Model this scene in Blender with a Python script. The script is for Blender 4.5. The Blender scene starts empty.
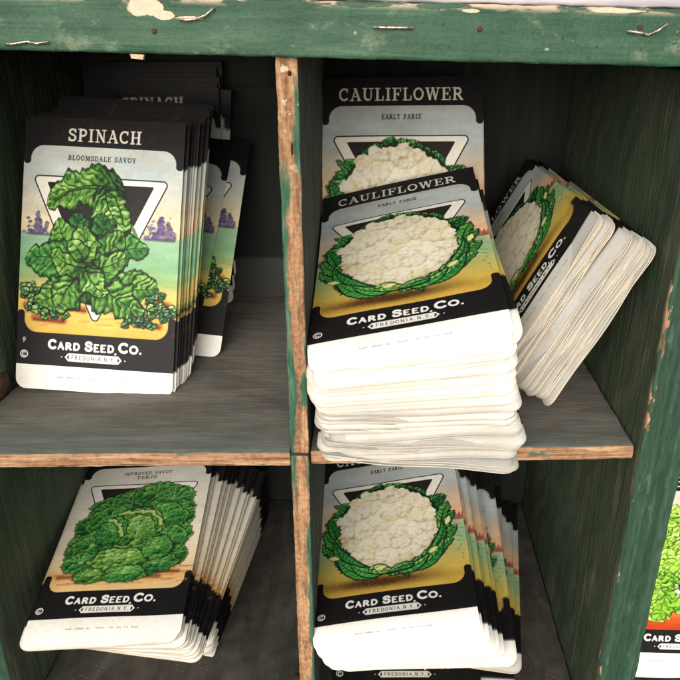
import bpy, bmesh, math, random
import numpy as np
from mathutils import Vector, Matrix

# ---------------------------------------------------------------- printed packet artwork (computed, millimetres)
W_MM, H_MM = 80.0, 135.0
RES = 5.0
NX, NY = int(W_MM * RES) + 1, int(H_MM * RES) + 1
GX, GY = np.meshgrid(np.linspace(0, W_MM, NX), np.linspace(0, H_MM, NY))
GX = GX.astype(np.float32); GY = GY.astype(np.float32)

def lattice(rng, nx, ny):
    return rng.random((ny + 3, nx + 3)).astype(np.float32)

def vnoise(x, y, rng, cells=64):
    """smooth value noise at (x, y) given in cells"""
    g = lattice(rng, cells, cells)
    x = np.mod(x, cells); y = np.mod(y, cells)
    ix = x.astype(int); iy = y.astype(int)
    fx = x - ix; fy = y - iy
    fx = fx * fx * (3 - 2 * fx); fy = fy * fy * (3 - 2 * fy)
    a = g[iy, ix]; b = g[iy, ix + 1]; c = g[iy + 1, ix]; d = g[iy + 1, ix + 1]
    return (a * (1 - fx) + b * fx) * (1 - fy) + (c * (1 - fx) + d * fx) * fy

def fbm(x, y, rng, octaves=4):
    t = 0; amp = .5; s = 0
    for _ in range(octaves):
        t = t + amp * vnoise(x, y, rng); s += amp
        x = x * 2.03 + 7.1; y = y * 2.03 + 3.7; amp *= .5
    return t / s

def hexc(h):
    return np.array([int(h[i:i + 2], 16) / 255 for i in (0, 2, 4)], np.float32)

def ramp(t, stops):
    t = np.clip(t, 0, 1)
    out = np.zeros(t.shape + (3,), np.float32)
    ps = [s[0] for s in stops]
    for k in range(3):
        out[..., k] = np.interp(t, ps, [s[1][k] for s in stops])
    return out

def sstep(a, b, x):
    t = np.clip((x - a) / (b - a), 0, 1)
    return t * t * (3 - 2 * t)

class Art:
    def __init__(self, seed):
        self.rng = np.random.default_rng(seed)
        self.rgb = np.zeros((NY, NX, 3), np.float32)

    def win(self, x0, y0, x1, y1):
        i0 = max(0, int(x0 * RES) - 2); i1 = min(NX, int(x1 * RES) + 4)
        j0 = max(0, int(y0 * RES) - 2); j1 = min(NY, int(y1 * RES) + 4)
        return (slice(j0, max(j0, j1)), slice(i0, max(i0, i1)))

    def over(self, w, col, a):
        a = np.clip(a, 0, 1)[..., None]
        self.rgb[w] = self.rgb[w] * (1 - a) + col * a

    def seg_sdf(self, w, pts, hws):
        X, Y = GX[w], GY[w]
        d = np.full(X.shape, 1e3, np.float32)
        for k in range(len(pts) - 1):
            ax, ay = pts[k]; bx, by = pts[k + 1]
            vx, vy = bx - ax, by - ay
            L = vx * vx + vy * vy + 1e-9
            t = np.clip(((X - ax) * vx + (Y - ay) * vy) / L, 0, 1)
            dd = np.hypot(X - ax - t * vx, Y - ay - t * vy) - (hws[k] * (1 - t) + hws[k + 1] * t)
            d = np.minimum(d, dd)
        return d

    def stroke(self, pts, hw, col, alpha=1.0, soft=0.0):
        hws = [hw] * len(pts) if np.isscalar(hw) else hw
        m = max(hws) + .4 + soft
        xs = [p[0] for p in pts]; ys = [p[1] for p in pts]
        w = self.win(min(xs) - m, min(ys) - m, max(xs) + m, max(ys) + m)
        if GX[w].size == 0: return
        d = self.seg_sdf(w, pts, hws)
        a = np.clip(.5 - d * RES, 0, 1) if soft == 0 else 1 - sstep(-soft, soft, d)
        self.over(w, col, a * alpha)

    def poly_sdf(self, w, pts):
        X, Y = GX[w], GY[w]
        d = np.full(X.shape, 1e3, np.float32)
        inside = np.zeros(X.shape, bool)
        n = len(pts)
        for k in range(n):
            ax, ay = pts[k]; bx, by = pts[(k + 1) % n]
            vx, vy = bx - ax, by - ay
            L = vx * vx + vy * vy + 1e-9
            t = np.clip(((X - ax) * vx + (Y - ay) * vy) / L, 0, 1)
            d = np.minimum(d, np.hypot(X - ax - t * vx, Y - ay - t * vy))
            if abs(vy) > 1e-9:
                cross = ((ay <= Y) & (by > Y)) | ((by <= Y) & (ay > Y))
                xi = ax + (Y - ay) / vy * vx
                inside ^= cross & (X < xi)
        return np.where(inside, -d, d)

    def poly(self, pts, col, alpha=1.0, grow=0.0, soft=0.0):
        m = 1.0 + max(grow, 0) + soft
        xs = [p[0] for p in pts]; ys = [p[1] for p in pts]
        w = self.win(min(xs) - m, min(ys) - m, max(xs) + m, max(ys) + m)
        if GX[w].size == 0: return
        d = self.poly_sdf(w, pts) - grow
        a = np.clip(.5 - d * RES, 0, 1) if soft == 0 else 1 - sstep(-soft, soft, d)
        self.over(w, col, a * alpha)

    # ------------------------------------------------------------ a painted leaf with crinkled blades
    def leaf(self, base, tip, width, bend=0.0, ruffle=.16, cols=None, spacing=2.6, seed=0, teeth=0.0, crinkle=1.0,
             light=0.0, full=.62, veins=1.0, spots=0.0, cscale=3.6, halo=.3, round_=.62, basedark=0.0, lobe=3.4, flat_=.8, midk=.75):
        rng = np.random.default_rng(seed)
        bx, by = base; tx, ty = tip
        L = math.hypot(tx - bx, ty - by)
        ux, uy = (tx - bx) / L, (ty - by) / L
        m = width * 1.4 + abs(bend) + 2
        w = self.win(min(bx, tx) - m, min(by, ty) - m, max(bx, tx) + m, max(by, ty) + m)
        X, Y = GX[w], GY[w]
        if X.size == 0: return
        s = ((X - bx) * ux + (Y - by) * uy) / L
        t = -(X - bx) * uy + (Y - by) * ux
        t = t - bend * 4 * s * (1 - s)
        sc = np.clip(s, 0, 1)
        side = (t > 0).astype(np.float32)
        prof = np.power(np.clip(np.sin(np.pi * np.power(sc, full)), 0, 1), round_)
        r1 = fbm(sc * L / lobe + 40 * side, side * 9.0 + 0 * sc, rng, 2) - .5
        hw = width * prof * (1 + 2 * ruffle * r1)
        if teeth:
            ph = np.mod(sc * L / 3.0 + .4 * side, 1)
            hw = hw * (1 - teeth * (1 - np.abs(2 * ph - 1)))
        d = np.maximum(np.abs(t) - hw, np.maximum(-s, s - 1) * L)
        a = np.clip(.5 - d * RES * .8, 0, 1)
        if a.max() <= 0: return
        q = np.abs(t) / np.maximum(hw, .3)
        wob = (fbm(X / 4.0, Y / 4.0, rng, 2) - .5) * 1.6
        ph = (sc * L - .75 * np.abs(t)) / spacing + wob + .37 * side
        fr = np.abs(np.mod(ph, 1) - .5) * 2          # 1 on a vein, 0 between
        h = (1 - np.power(fr, 2)) * .62 * (1 - .4 * q) + crinkle * 2.1 * fbm(X / cscale, Y / cscale, rng, 2) - .5 * q * q
        gy, gx = np.gradient(h, 1 / RES)
        lob = np.power(1 - fr, .8)
        sh = .40 + flat_ * (.30 * lob + .10 * np.sin(np.mod(ph, 1) * 6.283)) + np.clip((gx * .62 + gy * .78) * .62, -.42, .45) * (1 - .55 * flat_) + light + .08 * (fbm(X / 7, Y / 7, rng, 2) - .5)
        sh = sh - basedark * (1 - sstep(0, .5, sc))
        sh = sh - .22 * sstep(.78, 1.0, q) + .10 * sstep(.5, .75, q) * (1 - sstep(.75, .9, q))
        col = ramp(sh, cols)
        vein = sstep(.88, 1.0, fr) * veins * sstep(.05, .2, q) * (1 - sstep(.7, 1, q))
        col = col * (1 - .50 * vein[..., None])
        if spots:
            sp = sstep(.62, .72, vnoise(X / 1.1, Y / 1.5, rng)) * spots
            col = col * (1 - .75 * sp[..., None])
        mid = 1 - sstep(.35, .75, np.abs(t) / (.25 + .5 * (1 - sc)))
        col = col * (1 - midk * mid[..., None] * (s < .93)[..., None])
        # dark drawn outline, softer shadow underneath
        self.over(w, np.array([.02, .05, .02], np.float32), np.clip(.9 - (d - .1) * 1.3, 0, 1) * halo)
        edge = sstep(-.62, -.12, d)
        col = col * (1 - .72 * edge[..., None])
        self.over(w, col, a)

    # ------------------------------------------------------------ lettering
    def glyph(self, ch, x, y, h, wx, thick, thin, col, serif=True, slant=0.0, alpha=1.0):
        """draw one capital, baseline at y (down), cap height h; returns its advance"""
        if ch == ' ':
            return .45 * h * wx
        gw, strokes, serifs = GLYPHS[ch]
        f = lambda p: (x + (p[0] + slant * p[1]) * h * wx, y - p[1] * h)
        for kind, pts in strokes:
            if kind == 's':
                if not serif: continue
                kind = 't'
            hw = {'T': thick, 't': thin, 'm': (thick * .75 + thin * .25)}[kind] * h
            pp = [(px, min(max(py, .0), 1.)) for px, py in pts]
            # keep heavy strokes inside the cap height
            pp = [(px, hw / h + py * (1 - 2 * hw / h)) for px, py in pp]
            self.stroke([f(p) for p in pp], hw, col, alpha)
        if serif:
            for sx, sy, sw in serifs:
                hw = thin * h
                yy = hw / h + sy * (1 - 2 * hw / h)
                self.stroke([f((sx - sw, yy)), f((sx + sw, yy))], hw, col, alpha)
        return gw * h * wx

    def text(self, s, cx, y, h, width, thick, thin, col, serif=True, gap=.10, slant=0.0, small=None, alpha=1.0):
        """centred line of lettering fitted to a width; small = cap height share of letters after the first of a word"""
        hs = []
        for i, ch in enumerate(s):
            first = i == 0 or s[i - 1] in ' .,'
            hs.append(h if (small is None or first) else h * small)
        nat = sum((.45 * hh if ch == ' ' else GLYPHS[ch][0] * hh) + gap * h for ch, hh in zip(s, hs)) - gap * h
        wx = width / nat
        x = cx - width / 2
        for ch, hh in zip(s, hs):
            x += self.glyph(ch, x, y, hh, wx, thick, thin, col, serif, slant, alpha) + gap * h * wx

def arc(cx, cy, rx, ry, a0, a1, n=16):
    return [(cx + rx * math.cos(math.radians(a0 + (a1 - a0) * k / n)), cy + ry * math.sin(math.radians(a0 + (a1 - a0) * k / n))) for k in range(n + 1)]

GLYPHS = {
    'A': (.80, [('t', [(.12, 0), (.40, 1)]), ('T', [(.40, 1), (.68, 0)]), ('t', [(.22, .34), (.58, .34)])], [(.12, 0, .12), (.68, 0, .13), (.36, 1, .06)]),
    'B': (.70, [('T', [(.17, 0), (.17, 1)]), ('m', [(.17, 1), (.38, 1)] + arc(.38, .76, .18, .24, 90, -90) + [(.17, .52)]), ('m', [(.17, .52), (.40, .52)] + arc(.40, .26, .22, .26, 90, -90) + [(.17, 0)])], [(.13, 0, .12), (.13, 1, .12)]),
    'C': (.74, [('m', arc(.40, .5, .32, .5, 48, 312)), ('s', [(.63, .98), (.63, .70)])], []),
    'D': (.78, [('T', [(.17, 0), (.17, 1)]), ('m', [(.17, 1), (.38, 1)] + arc(.38, .5, .32, .5, 90, -90) + [(.17, 0)])], [(.13, 0, .12), (.13, 1, .12)]),
    'E': (.70, [('T', [(.17, 0), (.17, 1)]), ('t', [(.17, 1), (.60, 1)]), ('s', [(.60, 1), (.60, .76)]), ('t', [(.17, .52), (.47, .52)]), ('s', [(.45, .63), (.45, .41)]), ('t', [(.17, 0), (.62, 0)]), ('s', [(.62, 0), (.62, .27)])], [(.13, 0, .12), (.13, 1, .12)]),
    'F': (.66, [('T', [(.17, 0), (.17, 1)]), ('t', [(.17, 1), (.60, 1)]), ('s', [(.60, 1), (.60, .74)]), ('t', [(.17, .50), (.47, .50)]), ('s', [(.45, .62), (.45, .38)])], [(.17, 0, .16), (.13, 1, .12)]),
    'H': (.86, [('T', [(.19, 0), (.19, 1)]), ('T', [(.67, 0), (.67, 1)]), ('t', [(.19, .51), (.67, .51)])], [(.19, 0, .15), (.19, 1, .15), (.67, 0, .15), (.67, 1, .15)]),
    'I': (.42, [('T', [(.21, 0), (.21, 1)])], [(.21, 0, .16), (.21, 1, .16)]),
    'L': (.66, [('T', [(.18, 0), (.18, 1)]), ('t', [(.18, 0), (.60, 0)]), ('s', [(.60, 0), (.60, .32)])], [(.16, 0, .14), (.19, 1, .16)]),
    'M': (1.0, [('t', [(.19, 0), (.19, 1)]), ('T', [(.81, 0), (.81, 1)]), ('T', [(.19, 1), (.50, .12)]), ('t', [(.50, .12), (.81, 1)])], [(.19, 0, .14), (.15, 1, .10), (.81, 0, .15), (.84, 1, .10)]),
    'N': (.86, [('t', [(.18, 0), (.18, 1)]), ('T', [(.18, 1), (.68, 0)]), ('t', [(.68, 0), (.68, 1)])], [(.18, 0, .14), (.14, 1, .10), (.68, 1, .14)]),
    'O': (.80, [('m', arc(.40, .5, .32, .5, 0, 360, 28))], []),
    'P': (.70, [('T', [(.17, 0), (.17, 1)]), ('m', [(.17, 1), (.40, 1)] + arc(.40, .73, .21, .27, 90, -90) + [(.17, .46)])], [(.17, 0, .16), (.13, 1, .12)]),
    'R': (.80, [('T', [(.17, 0), (.17, 1)]), ('m', [(.17, 1), (.40, 1)] + arc(.40, .74, .20, .26, 90, -90) + [(.17, .48)]), ('T', [(.40, .48), (.66, 0)])], [(.17, 0, .14), (.13, 1, .12), (.70, 0, .08)]),
    'S': (.66, [('m', [(.55, .80), (.50, .92), (.40, .99), (.30, 1.), (.18, .96), (.10, .86), (.09, .74), (.15, .63), (.27, .55), (.40, .49), (.52, .40), (.57, .28), (.55, .14), (.46, .03), (.33, 0), (.20, .02), (.11, .10), (.07, .22)]), ('s', [(.56, .98), (.56, .74)]), ('s', [(.07, .02), (.07, .28)])], []),
    'T': (.74, [('T', [(.37, 0), (.37, 1)]), ('t', [(.07, .76), (.07, 1), (.67, 1), (.67, .76)])], [(.37, 0, .16)]),
    'U': (.84, [('T', [(.18, 1), (.18, .30)] + arc(.42, .30, .24, .30, 180, 270, 8)), ('t', arc(.42, .30, .24, .30, 270, 360, 8) + [(.66, 1)])], [(.18, 1, .15), (.66, 1, .14)]),
    'V': (.80, [('T', [(.13, 1), (.40, 0)]), ('t', [(.40, 0), (.67, 1)])], [(.13, 1, .13), (.67, 1, .12)]),
    'W': (1.1, [('T', [(.13, 1), (.34, 0)]), ('t', [(.34, 0), (.55, 1)]), ('T', [(.55, 1), (.76, 0)]), ('t', [(.76, 0), (.97, 1)])], [(.13, 1, .12), (.55, 1, .10), (.97, 1, .12)]),
    'Y': (.78, [('T', [(.13, 1), (.39, .46)]), ('t', [(.39, .46), (.65, 1)]), ('T', [(.39, .46), (.39, 0)])], [(.13, 1, .12), (.65, 1, .12), (.39, 0, .15)]),
    'Z': (.70, [('t', [(.10, .76), (.10, 1), (.58, 1)]), ('T', [(.58, 1), (.10, 0)]), ('t', [(.10, 0), (.60, 0), (.60, .26)])], []),
    '.': (.28, [('T', [(.13, 0), (.13, .02)])], []),
    ',': (.28, [('T', [(.14, 0), (.13, .02)]), ('t', [(.15, .02), (.07, -.16)])], []),
    "'": (.25, [('t', [(.12, 1), (.10, .75)])], []),
}

BLACK = hexc('181617'); PAPER = hexc('fbf8f0'); INK = hexc('24211f')
PANEL_TOP, PANEL_BOT, BAND_BOT = 13.9, 106.4, 122.7

def panel_sdf():
    """signed distance-like field of the picture panel: inset rounded corners and tabs at all four corners"""
    X, Y = GX, GY
    def rrect(x0, y0, x1, y1, r):
        qx = np.maximum(np.maximum(x0 + r - X, X - x1 + r), 0)
        qy = np.maximum(np.maximum(y0 + r - Y, Y - y1 + r), 0)
        o = np.hypot(qx, qy) - r
        i = np.minimum(np.maximum(np.maximum(x0 - X, X - x1), np.maximum(y0 - Y, Y - y1)), 0)
        return np.where((qx > 0) | (qy > 0), o, np.maximum(i, -3))
    core = rrect(3.6, PANEL_TOP, 76.4, PANEL_BOT, 6.5)
    wide = rrect(-9, 22.0, 89, 96.5, .1)
    d = np.minimum(core, wide)
    # round the ends of the four black tabs
    for sx in (0, 1):
        for ty in (21.2, 97.3):
            cx = 1.7 if sx == 0 else 78.3
            d = np.where((np.abs(X - cx) < 1.9) & (np.abs(Y - ty) < 1.9), np.maximum(d, -(np.hypot(X - cx, Y - ty) - 1.9)), d)
    return d
PANEL = panel_sdf()

def frame(art, picture, title, subtitle):
    """black bands, picture panel, company name, copyright ring and white flap common to every packet"""
    rng = art.rng
    art.rgb[:] = BLACK
    a = np.clip(.5 - PANEL * RES, 0, 1)[..., None]
    art.rgb[:] = art.rgb * (1 - a) + picture * a
    full = (slice(0, NY), slice(0, NX))
    art.over(full, PAPER, np.clip(.5 + (GY - BAND_BOT) * RES, 0, 1))
    if title:
        s, cx, wd = title
        art.text(s, cx, 11.4, 6.4, wd, .085, .045, hexc('ece6da'), True, .12)
    y = 20.6
    for s, wd in subtitle:
        art.text(s, 39.5, y, 2.5, wd, .085, .05, INK, True, .16)
        y += 3.7

def finish(art):
    wcol = hexc('fdfaf2')
    art.text('CARD SEED', 32.9, 114.6, 5.3, 33.6, .135, .098, wcol, False, .07, small=.78)
    art.text('CO.', 58.0, 114.4, 5.6, 12.0, .13, .095, wcol, False, .06, small=.80)
    art.stroke([(50.6, 114.9), (50.55, 115.0)], .55, wcol)
    # place-name pill with arrow ends
    x0, x1, y0, y1 = 25.0, 53.6, 116.2, 119.8
    ym = (y0 + y1) / 2
    art.poly([(x0, ym), (x0 + 1.6, y0), (x1 - 1.6, y0), (x1, ym), (x1 - 1.6, y1), (x0 + 1.6, y1)], wcol, 1, .25)
    for sx, xx in ((1, x0), (-1, x1)):
        art.poly([(xx + sx * .7, ym), (xx + sx * 1.9, y0 + .5), (xx + sx * 1.9, y1 - .5)], BLACK)
        art.stroke([(xx - sx * 1.9, ym), (xx - sx * 1.92, ym)], .32, wcol)
    art.text('FREDONIA,N.Y.', (x0 + x1) / 2, y1 - .75, 2.2, 22.6, .066, .058, hexc('3c3938'), False, .20, slant=.0)
    # copyright ring
    art.stroke(arc(3.9, 117.6, 1.75, 1.75, 0, 360, 24), .26, wcol)
    art.stroke(arc(3.9, 117.6, .85, .95, 45, 315, 14), .24, wcol)
    # small print on the flap: a line far too fine to read
    rng = np.random.default_rng(5)
    x = 21.0
    while x < 58:
        n = rng.integers(2, 9)
        for _ in range(n):
            hh = .45 + .35 * rng.random()
            art.stroke([(x, 128.7), (x + .1, 128.7 - hh)], .12, hexc('8d8a86'), .9)
            if rng.random() < .6:
                art.stroke([(x, 128.7 - hh * rng.random()), (x + .45, 128.7 - hh * .5)], .10, hexc('8d8a86'), .8)
            x += .62
        x += 1.3 + 1.6 * (rng.random() < .2)
    # printing wear: fine mottling, a few scuffs on the black
    g = fbm(GX / 1.2, GY / 1.2, rng, 3)[..., None] - .5
    art.rgb[:] = art.rgb * (1 + .07 * g)
    dust = sstep(.79, .86, vnoise(GX / .55, GY / .55, rng))
    dust = dust * sstep(.45, .7, vnoise(GX / 9, GY / 9, rng)) * .22
    art.rgb[:] = art.rgb + (hexc('c8c2b8') - art.rgb) * dust[..., None] * .7
    np.clip(art.rgb, 0, 1, out=art.rgb)

def triangle(art, top=28.6, apex=100.5, cx=39.4, hw=33.4):
    r = 2.2
    tri = [(cx - hw + r, top + r), (cx + hw - r, top + r), (cx, apex - r * 1.6)]
    art.poly(tri, INK, 1, r + .1)
    art.poly(tri, hexc('f4f1e6'), 1, r - .55)
    k = 4.9
    tri2 = [(cx - hw + r + k * 1.05, top + r + 1.5), (cx + hw - r - k * 1.05, top + r + 1.5), (cx, apex - r * 1.6 - k * 1.8)]
    art.poly(tri2, INK, 1, .55)

GREENS = [(0, hexc('081a0a')), (.24, hexc('1b461a')), (.47, hexc('3f7c2b')), (.72, hexc('7fb24e')), (1, hexc('cfe2a0'))]
GREENS_COOL = [(0, hexc('08200f')), (.22, hexc('174a20')), (.45, hexc('2f7a34')), (.7, hexc('66ab4c')), (1, hexc('b9db8a'))]
GREENS_BLUE = [(0, hexc('07180f')), (.3, hexc('144028')), (.55, hexc('2f6e42')), (.8, hexc('64a067')), (1, hexc('b0d3a4'))]
VIVID = [(0, hexc('062410')), (.25, hexc('11562a')), (.5, hexc('2a8a3c')), (.75, hexc('66b552')), (1, hexc('bfe08e'))]
LIME = [(0, hexc('1c3a10')), (.25, hexc('4b8a1c')), (.5, hexc('8ac435')), (.75, hexc('b7e05a')), (1, hexc('e6f6a0'))]

def tree_clump(art, x, y, w, h, col, seed):
    rng = np.random.default_rng(seed)
    for k in range(150):
        f = rng.random() ** 1.4
        px = x + rng.normal() * w * .30 * (1 - .55 * f); py = y - f * h * (.55 + .45 * math.sin(px * 1.3 + seed)) - .3
        r = .25 + rng.random() * .6
        c = col * (.70 + .6 * rng.random())
        art.stroke([(px - r * .5, py), (px + r * .5, py + rng.normal() * .2)], r, c, .8, soft=.25)
    art.stroke([(x - w * .55, y + .3), (x + w * .55, y + .5)], .6, col * .75, .7, soft=.4)

def art_spinach():
    art = Art(11); rng = art.rng
    t = GY / H_MM
    pic = ramp(t, [(.10, hexc('cfd3cd')), (.2, hexc('c9d2cf')), (.30, hexc('dcd6c2')), (.40, hexc('ead7ae')), (.415, hexc('e0cfa2')),
                   (.425, hexc('9cc0a0')), (.52, hexc('86b78a')), (.58, hexc('9dbd7c')), (.62, hexc('dcc574')), (.70, hexc('e6c566')), (.79, hexc('e0b654'))])
    n = fbm(GX / 12, GY / 5, rng, 3)[..., None] - .5
    pic = pic * (1 + .16 * n) + hexc('b9cddb') * .0
    cl = sstep(.5, .75, fbm(GX / 16 + 9, GY / 9, rng, 3)) * (1 - sstep(.22, .33, t))
    pic = pic + (hexc('b4c9cf') - pic) * (cl * .6)[..., None]
    frame(art, pic, ('SPINACH', 40.2, 36.5), [('BLOOMSDALE SAVOY', 34)])
    tree_clump(art, 9, 57.2, 10, 11, hexc('6e6480'), 3)
    tree_clump(art, 70, 57.0, 13, 12, hexc('6a5f86'), 4)
    tree_clump(art, 75, 56.5, 5, 8, hexc('7a6a86'), 6)
    # bare earth strokes and red-brown shadows
    for k in range(60):
        x = rng.uniform(1, 79); y = rng.uniform(80, 104)
        c = [hexc('c98a2c'), hexc('efd27a'), hexc('b5622a')][k % 3]
        art.stroke([(x, y), (x + rng.uniform(4, 12), y + rng.uniform(-.6, .6))], rng.uniform(.2, .7), c, .35, soft=.5)
    for x, y, w in ((16, 99, 15), (66, 99, 12), (8, 93, 8), (72, 88, 7), (30, 93, 8), (45, 92, 8)):
        art.stroke([(x - w / 2, y), (x + w / 2, y + 1)], 1.6, hexc('a2431f'), .75, soft=1.2)
        art.stroke([(x - w / 2, y + 1.0), (x + w / 2, y + 1.4)], .6, hexc('4a2614'), .6, soft=.6)
    triangle(art)
    # little plants in the row
    for cx, cy, n, sp in ((9, 92, 16, 6.5), (17, 95, 14, 6), (5, 85, 8, 5), (65, 95, 18, 6.5), (73, 92, 12, 5), (58, 98, 9, 5), (71, 87, 8, 5)):
        for k in range(n):
            a = rng.uniform(0, 6.28); r = rng.uniform(3.4, 5.6)
            bx, by = cx + rng.normal() * sp * .45, cy + rng.normal() * 1.9
            art.leaf((bx, by), (bx + r * math.cos(a), by + r * .75 * math.sin(a)), rng.uniform(1.7, 2.7), 0, .35, GREENS_BLUE if k % 3 else GREENS, 2.0,
                     seed=int(rng.integers(1e6)), light=rng.uniform(-.02, .24), full=.7, halo=.5)
    L = lambda b, t, w, bend=0, sd=0, lt=0.0, cols=GREENS, sp=4.0: art.leaf(b, t, w * .90, bend, .42, cols, sp, seed=sd, light=lt, crinkle=1.0, full=.62, spots=.35, cscale=4.6, halo=.75, round_=.46, basedark=.42, veins=1.7)
    # stem of the arched top leaf and the leaf itself, seen from behind and in front
    art.stroke([(54, 48), (57, 53), (60, 59)], .9, hexc('5e8a48'))
    L((52, 35), (13, 43), 11.5, 6.0, 21, .05, GREENS, 4.2)
    L((42, 32), (54, 54), 9.5, 3.5, 22, .08, GREENS, 4.2)
    art.stroke([(17, 41), (24, 36), (32, 34), (41, 34), (47, 37.5), (50, 44), (52, 51)], .4, hexc('10240f'), .85, soft=.2)
    # rosette, back to front
    L((38, 70), (41, 46), 10.0, 2, 29, -.20, GREENS_COOL); L((34, 68), (29, 46), 8.5, -2, 28, -.22, GREENS_COOL)
    L((33, 72), (65, 62), 10.0, -3, 31, -.06, GREENS_COOL)
    L((33, 72), (52, 54.5), 8.5, 3, 32, -.06)
    L((34, 74), (19, 49.5), 10.5, -3, 33, .02)
    L((33, 74), (3, 70), 11.0, 3, 34, -.02, GREENS_COOL)
    L((36, 74), (70, 81), 11.5, 4, 35, -.02)
    L((34, 75), (9, 91), 11.5, -3, 36, -.01)
    L((36, 76), (64, 94), 10.5, 2, 37, -.03)
    L((33, 70), (30, 51.5), 7.5, 2, 38, .06)
    L((33, 76), (21, 96), 10.0, 3, 39, .03)
    L((36, 73), (54, 66), 7.5, 2, 40, .04)
    L((34, 73), (16, 66), 7.2, -2, 41, .06)
    L((34, 73), (45, 86), 7.2, 2, 42, .08)
    L((33, 71), (38, 60), 5.6, -1, 43, .10)
    L((33, 70), (25, 60), 5.4, 1, 44, .08)
    finish(art)
    art.stroke(arc(3.7, 110.0, .6, .7, 0, 360, 12), .2, hexc('e8e4da')); art.stroke([(4.2, 110.2), (3.4, 111.6)], .2, hexc('e8e4da'))
    return art.rgb

def art_cauliflower():
    art = Art(23); rng = art.rng
    t = GY / H_MM
    pic = ramp(t, [(.10, hexc('c0c6c4')), (.24, hexc('b9c4c6')), (.33, hexc('d6c3ac')), (.43, hexc('ecbf92')), (.455, hexc('e6b98a')),
                   (.47, hexc('a9bd93')), (.56, hexc('9fbf8a')), (.62, hexc('c2bd70')), (.70, hexc('d6b852')), (.79, hexc('dbb24a'))])
    n = fbm(GX / 14, GY / 6, rng, 3)[..., None] - .5
    pic = pic * (1 + .18 * n)
    frame(art, pic, ('CAULIFLOWER', 39.3, 61.5), [('EARLY PARIS', 19.5)])
    # distant firs left and right
    for k in range(26):
        side = k % 2
        x = rng.uniform(67, 80) if side else rng.uniform(0, 9)
        h = rng.uniform(3, 8.5) * (.7 if not side else 1)
        y = 63.5
        c = [hexc('8a5a55'), hexc('9b6860'), hexc('75565f'), hexc('a4554e')][k % 4]
        art.poly([(x - h * .22, y), (x, y - h), (x + h * .22, y)], c, .85, .25)
    for k in range(30):
        x = rng.uniform(0, 80); y = rng.uniform(64, 80)
        art.stroke([(x, y), (x + rng.uniform(2, 6), y + rng.uniform(-.4, .4))], rng.uniform(.2, .5), hexc('7fae7c') if k % 2 else hexc('cfcf86'), .4, soft=.4)
    for k in range(9):
        art.stroke([(rng.uniform(74, 78), 66 + 3 * k), (rng.uniform(75, 79), 67 + 3 * k)], .3, hexc('3c6b4a'), .5, soft=.3)
    triangle(art, apex=92)
    CX, CY, RX, RY = 38.5, 62.5, 30.0, 30.5
    # ground shadow in dark brown
    w = (slice(0, NY), slice(0, NX))
    sh = np.exp(-(((GX - 33) / 26) ** 2 + ((GY - 99.5) / 3.4) ** 2)) * (PANEL < -.3)
    grit = .65 + .7 * fbm(GX / .9, GY / .6, rng, 3)
    art.over(w, hexc('4b2d12'), np.clip(sh * grit * 1.15, 0, .95))
    # ruffled outer leaves all round
    order = []
    for k in range(96):
        a = k / 96 * 2 * math.pi + rng.normal() * .05
        order.append((a, rng.uniform(.80, .95), rng.uniform(1.10, 1.27) if math.sin(a) > -.62 else rng.uniform(.98, 1.07)))
    rng.shuffle(order)
    for a, r0, r1 in order:
        bx, by = CX + RX * r0 * math.cos(a), CY + RY * r0 * math.sin(a)
        if by > 88: r1 = min(r1, 1.12)
        a2 = a + rng.normal() * .10
        tx, ty = CX + RX * r1 * math.cos(a2), CY + RY * r1 * math.sin(a2)
        art.leaf((bx, by), (min(max(tx, 1.5), 78.0), ty), rng.uniform(2.2, 3.9), rng.normal() * .9, .30, VIVID, 2.6, seed=int(rng.integers(1e6)),
                 light=rng.uniform(-.16, .10), teeth=.22, full=.72, cscale=3.4, crinkle=.6, veins=.6, halo=.5)
    for k in range(10):
        a = rng.uniform(-.5, 3.6)
        bx, by = CX + RX * .97 * math.cos(a), CY + RY * .95 * math.sin(a)
        tx, ty = CX + RX * 1.17 * math.cos(a + .12), CY + RY * 1.10 * math.sin(a + .12)
        art.leaf((bx, by), (min(max(tx, 1.5), 78), ty), rng.uniform(1.8, 3.2), 0, .3, GREENS, 1.8, seed=int(rng.integers(1e6)), light=rng.uniform(-.08, .1), teeth=.3)
    # the curd: florets by weighted cells, granular heads
    pts = []
    tries = 0
    while len(pts) < 34 and tries < 6000:
        tries += 1
        a = rng.uniform(0, 6.283); r = math.sqrt(rng.random()) * .93
        x, y = r * math.cos(a), r * math.sin(a)
        md = .27 if r < .7 else .20
        if all(math.hypot(x - p[0], y - p[1]) > md for p in pts):
            pts.append((x, y))
    nx_ = (GX - CX) / RX; ny_ = (GY - CY) / RY
    wx = nx_ + (fbm(GX / 2.6, GY / 2.6, rng, 3) - .5) * .085; wy = ny_ + (fbm(GX / 2.6 + 30, GY / 2.6, rng, 3) - .5) * .085
    d1 = np.full(GX.shape, 9., np.float32); d2 = d1.copy(); lx = np.zeros_like(d1); ly = np.zeros_like(d1); idv = np.zeros_like(d1)
    for k, (px, py) in enumerate(pts):
        d = np.hypot(wx - px, wy - py) * (1 + .10 * math.sin(k * 2.4))
        near = d < d1
        d2 = np.where(near, d1, np.minimum(d2, d))
        lx = np.where(near, wx - px, lx); ly = np.where(near, wy - py, ly); idv = np.where(near, math.sin(k * 12.9) * .5 + .5, idv)
        d1 = np.where(near, d, d1)
    gap = d2 - d1
    body = 1 - sstep(.13, .165, d1)
    rr = np.hypot(nx_, ny_)
    body = np.maximum(body * (rr < 1.08), 1 - sstep(.925, .95, rr + (fbm(GX / 2.4, GY / 2.4, rng, 2) - .5) * .12))
    # granular knobs
    m = 1150
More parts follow.
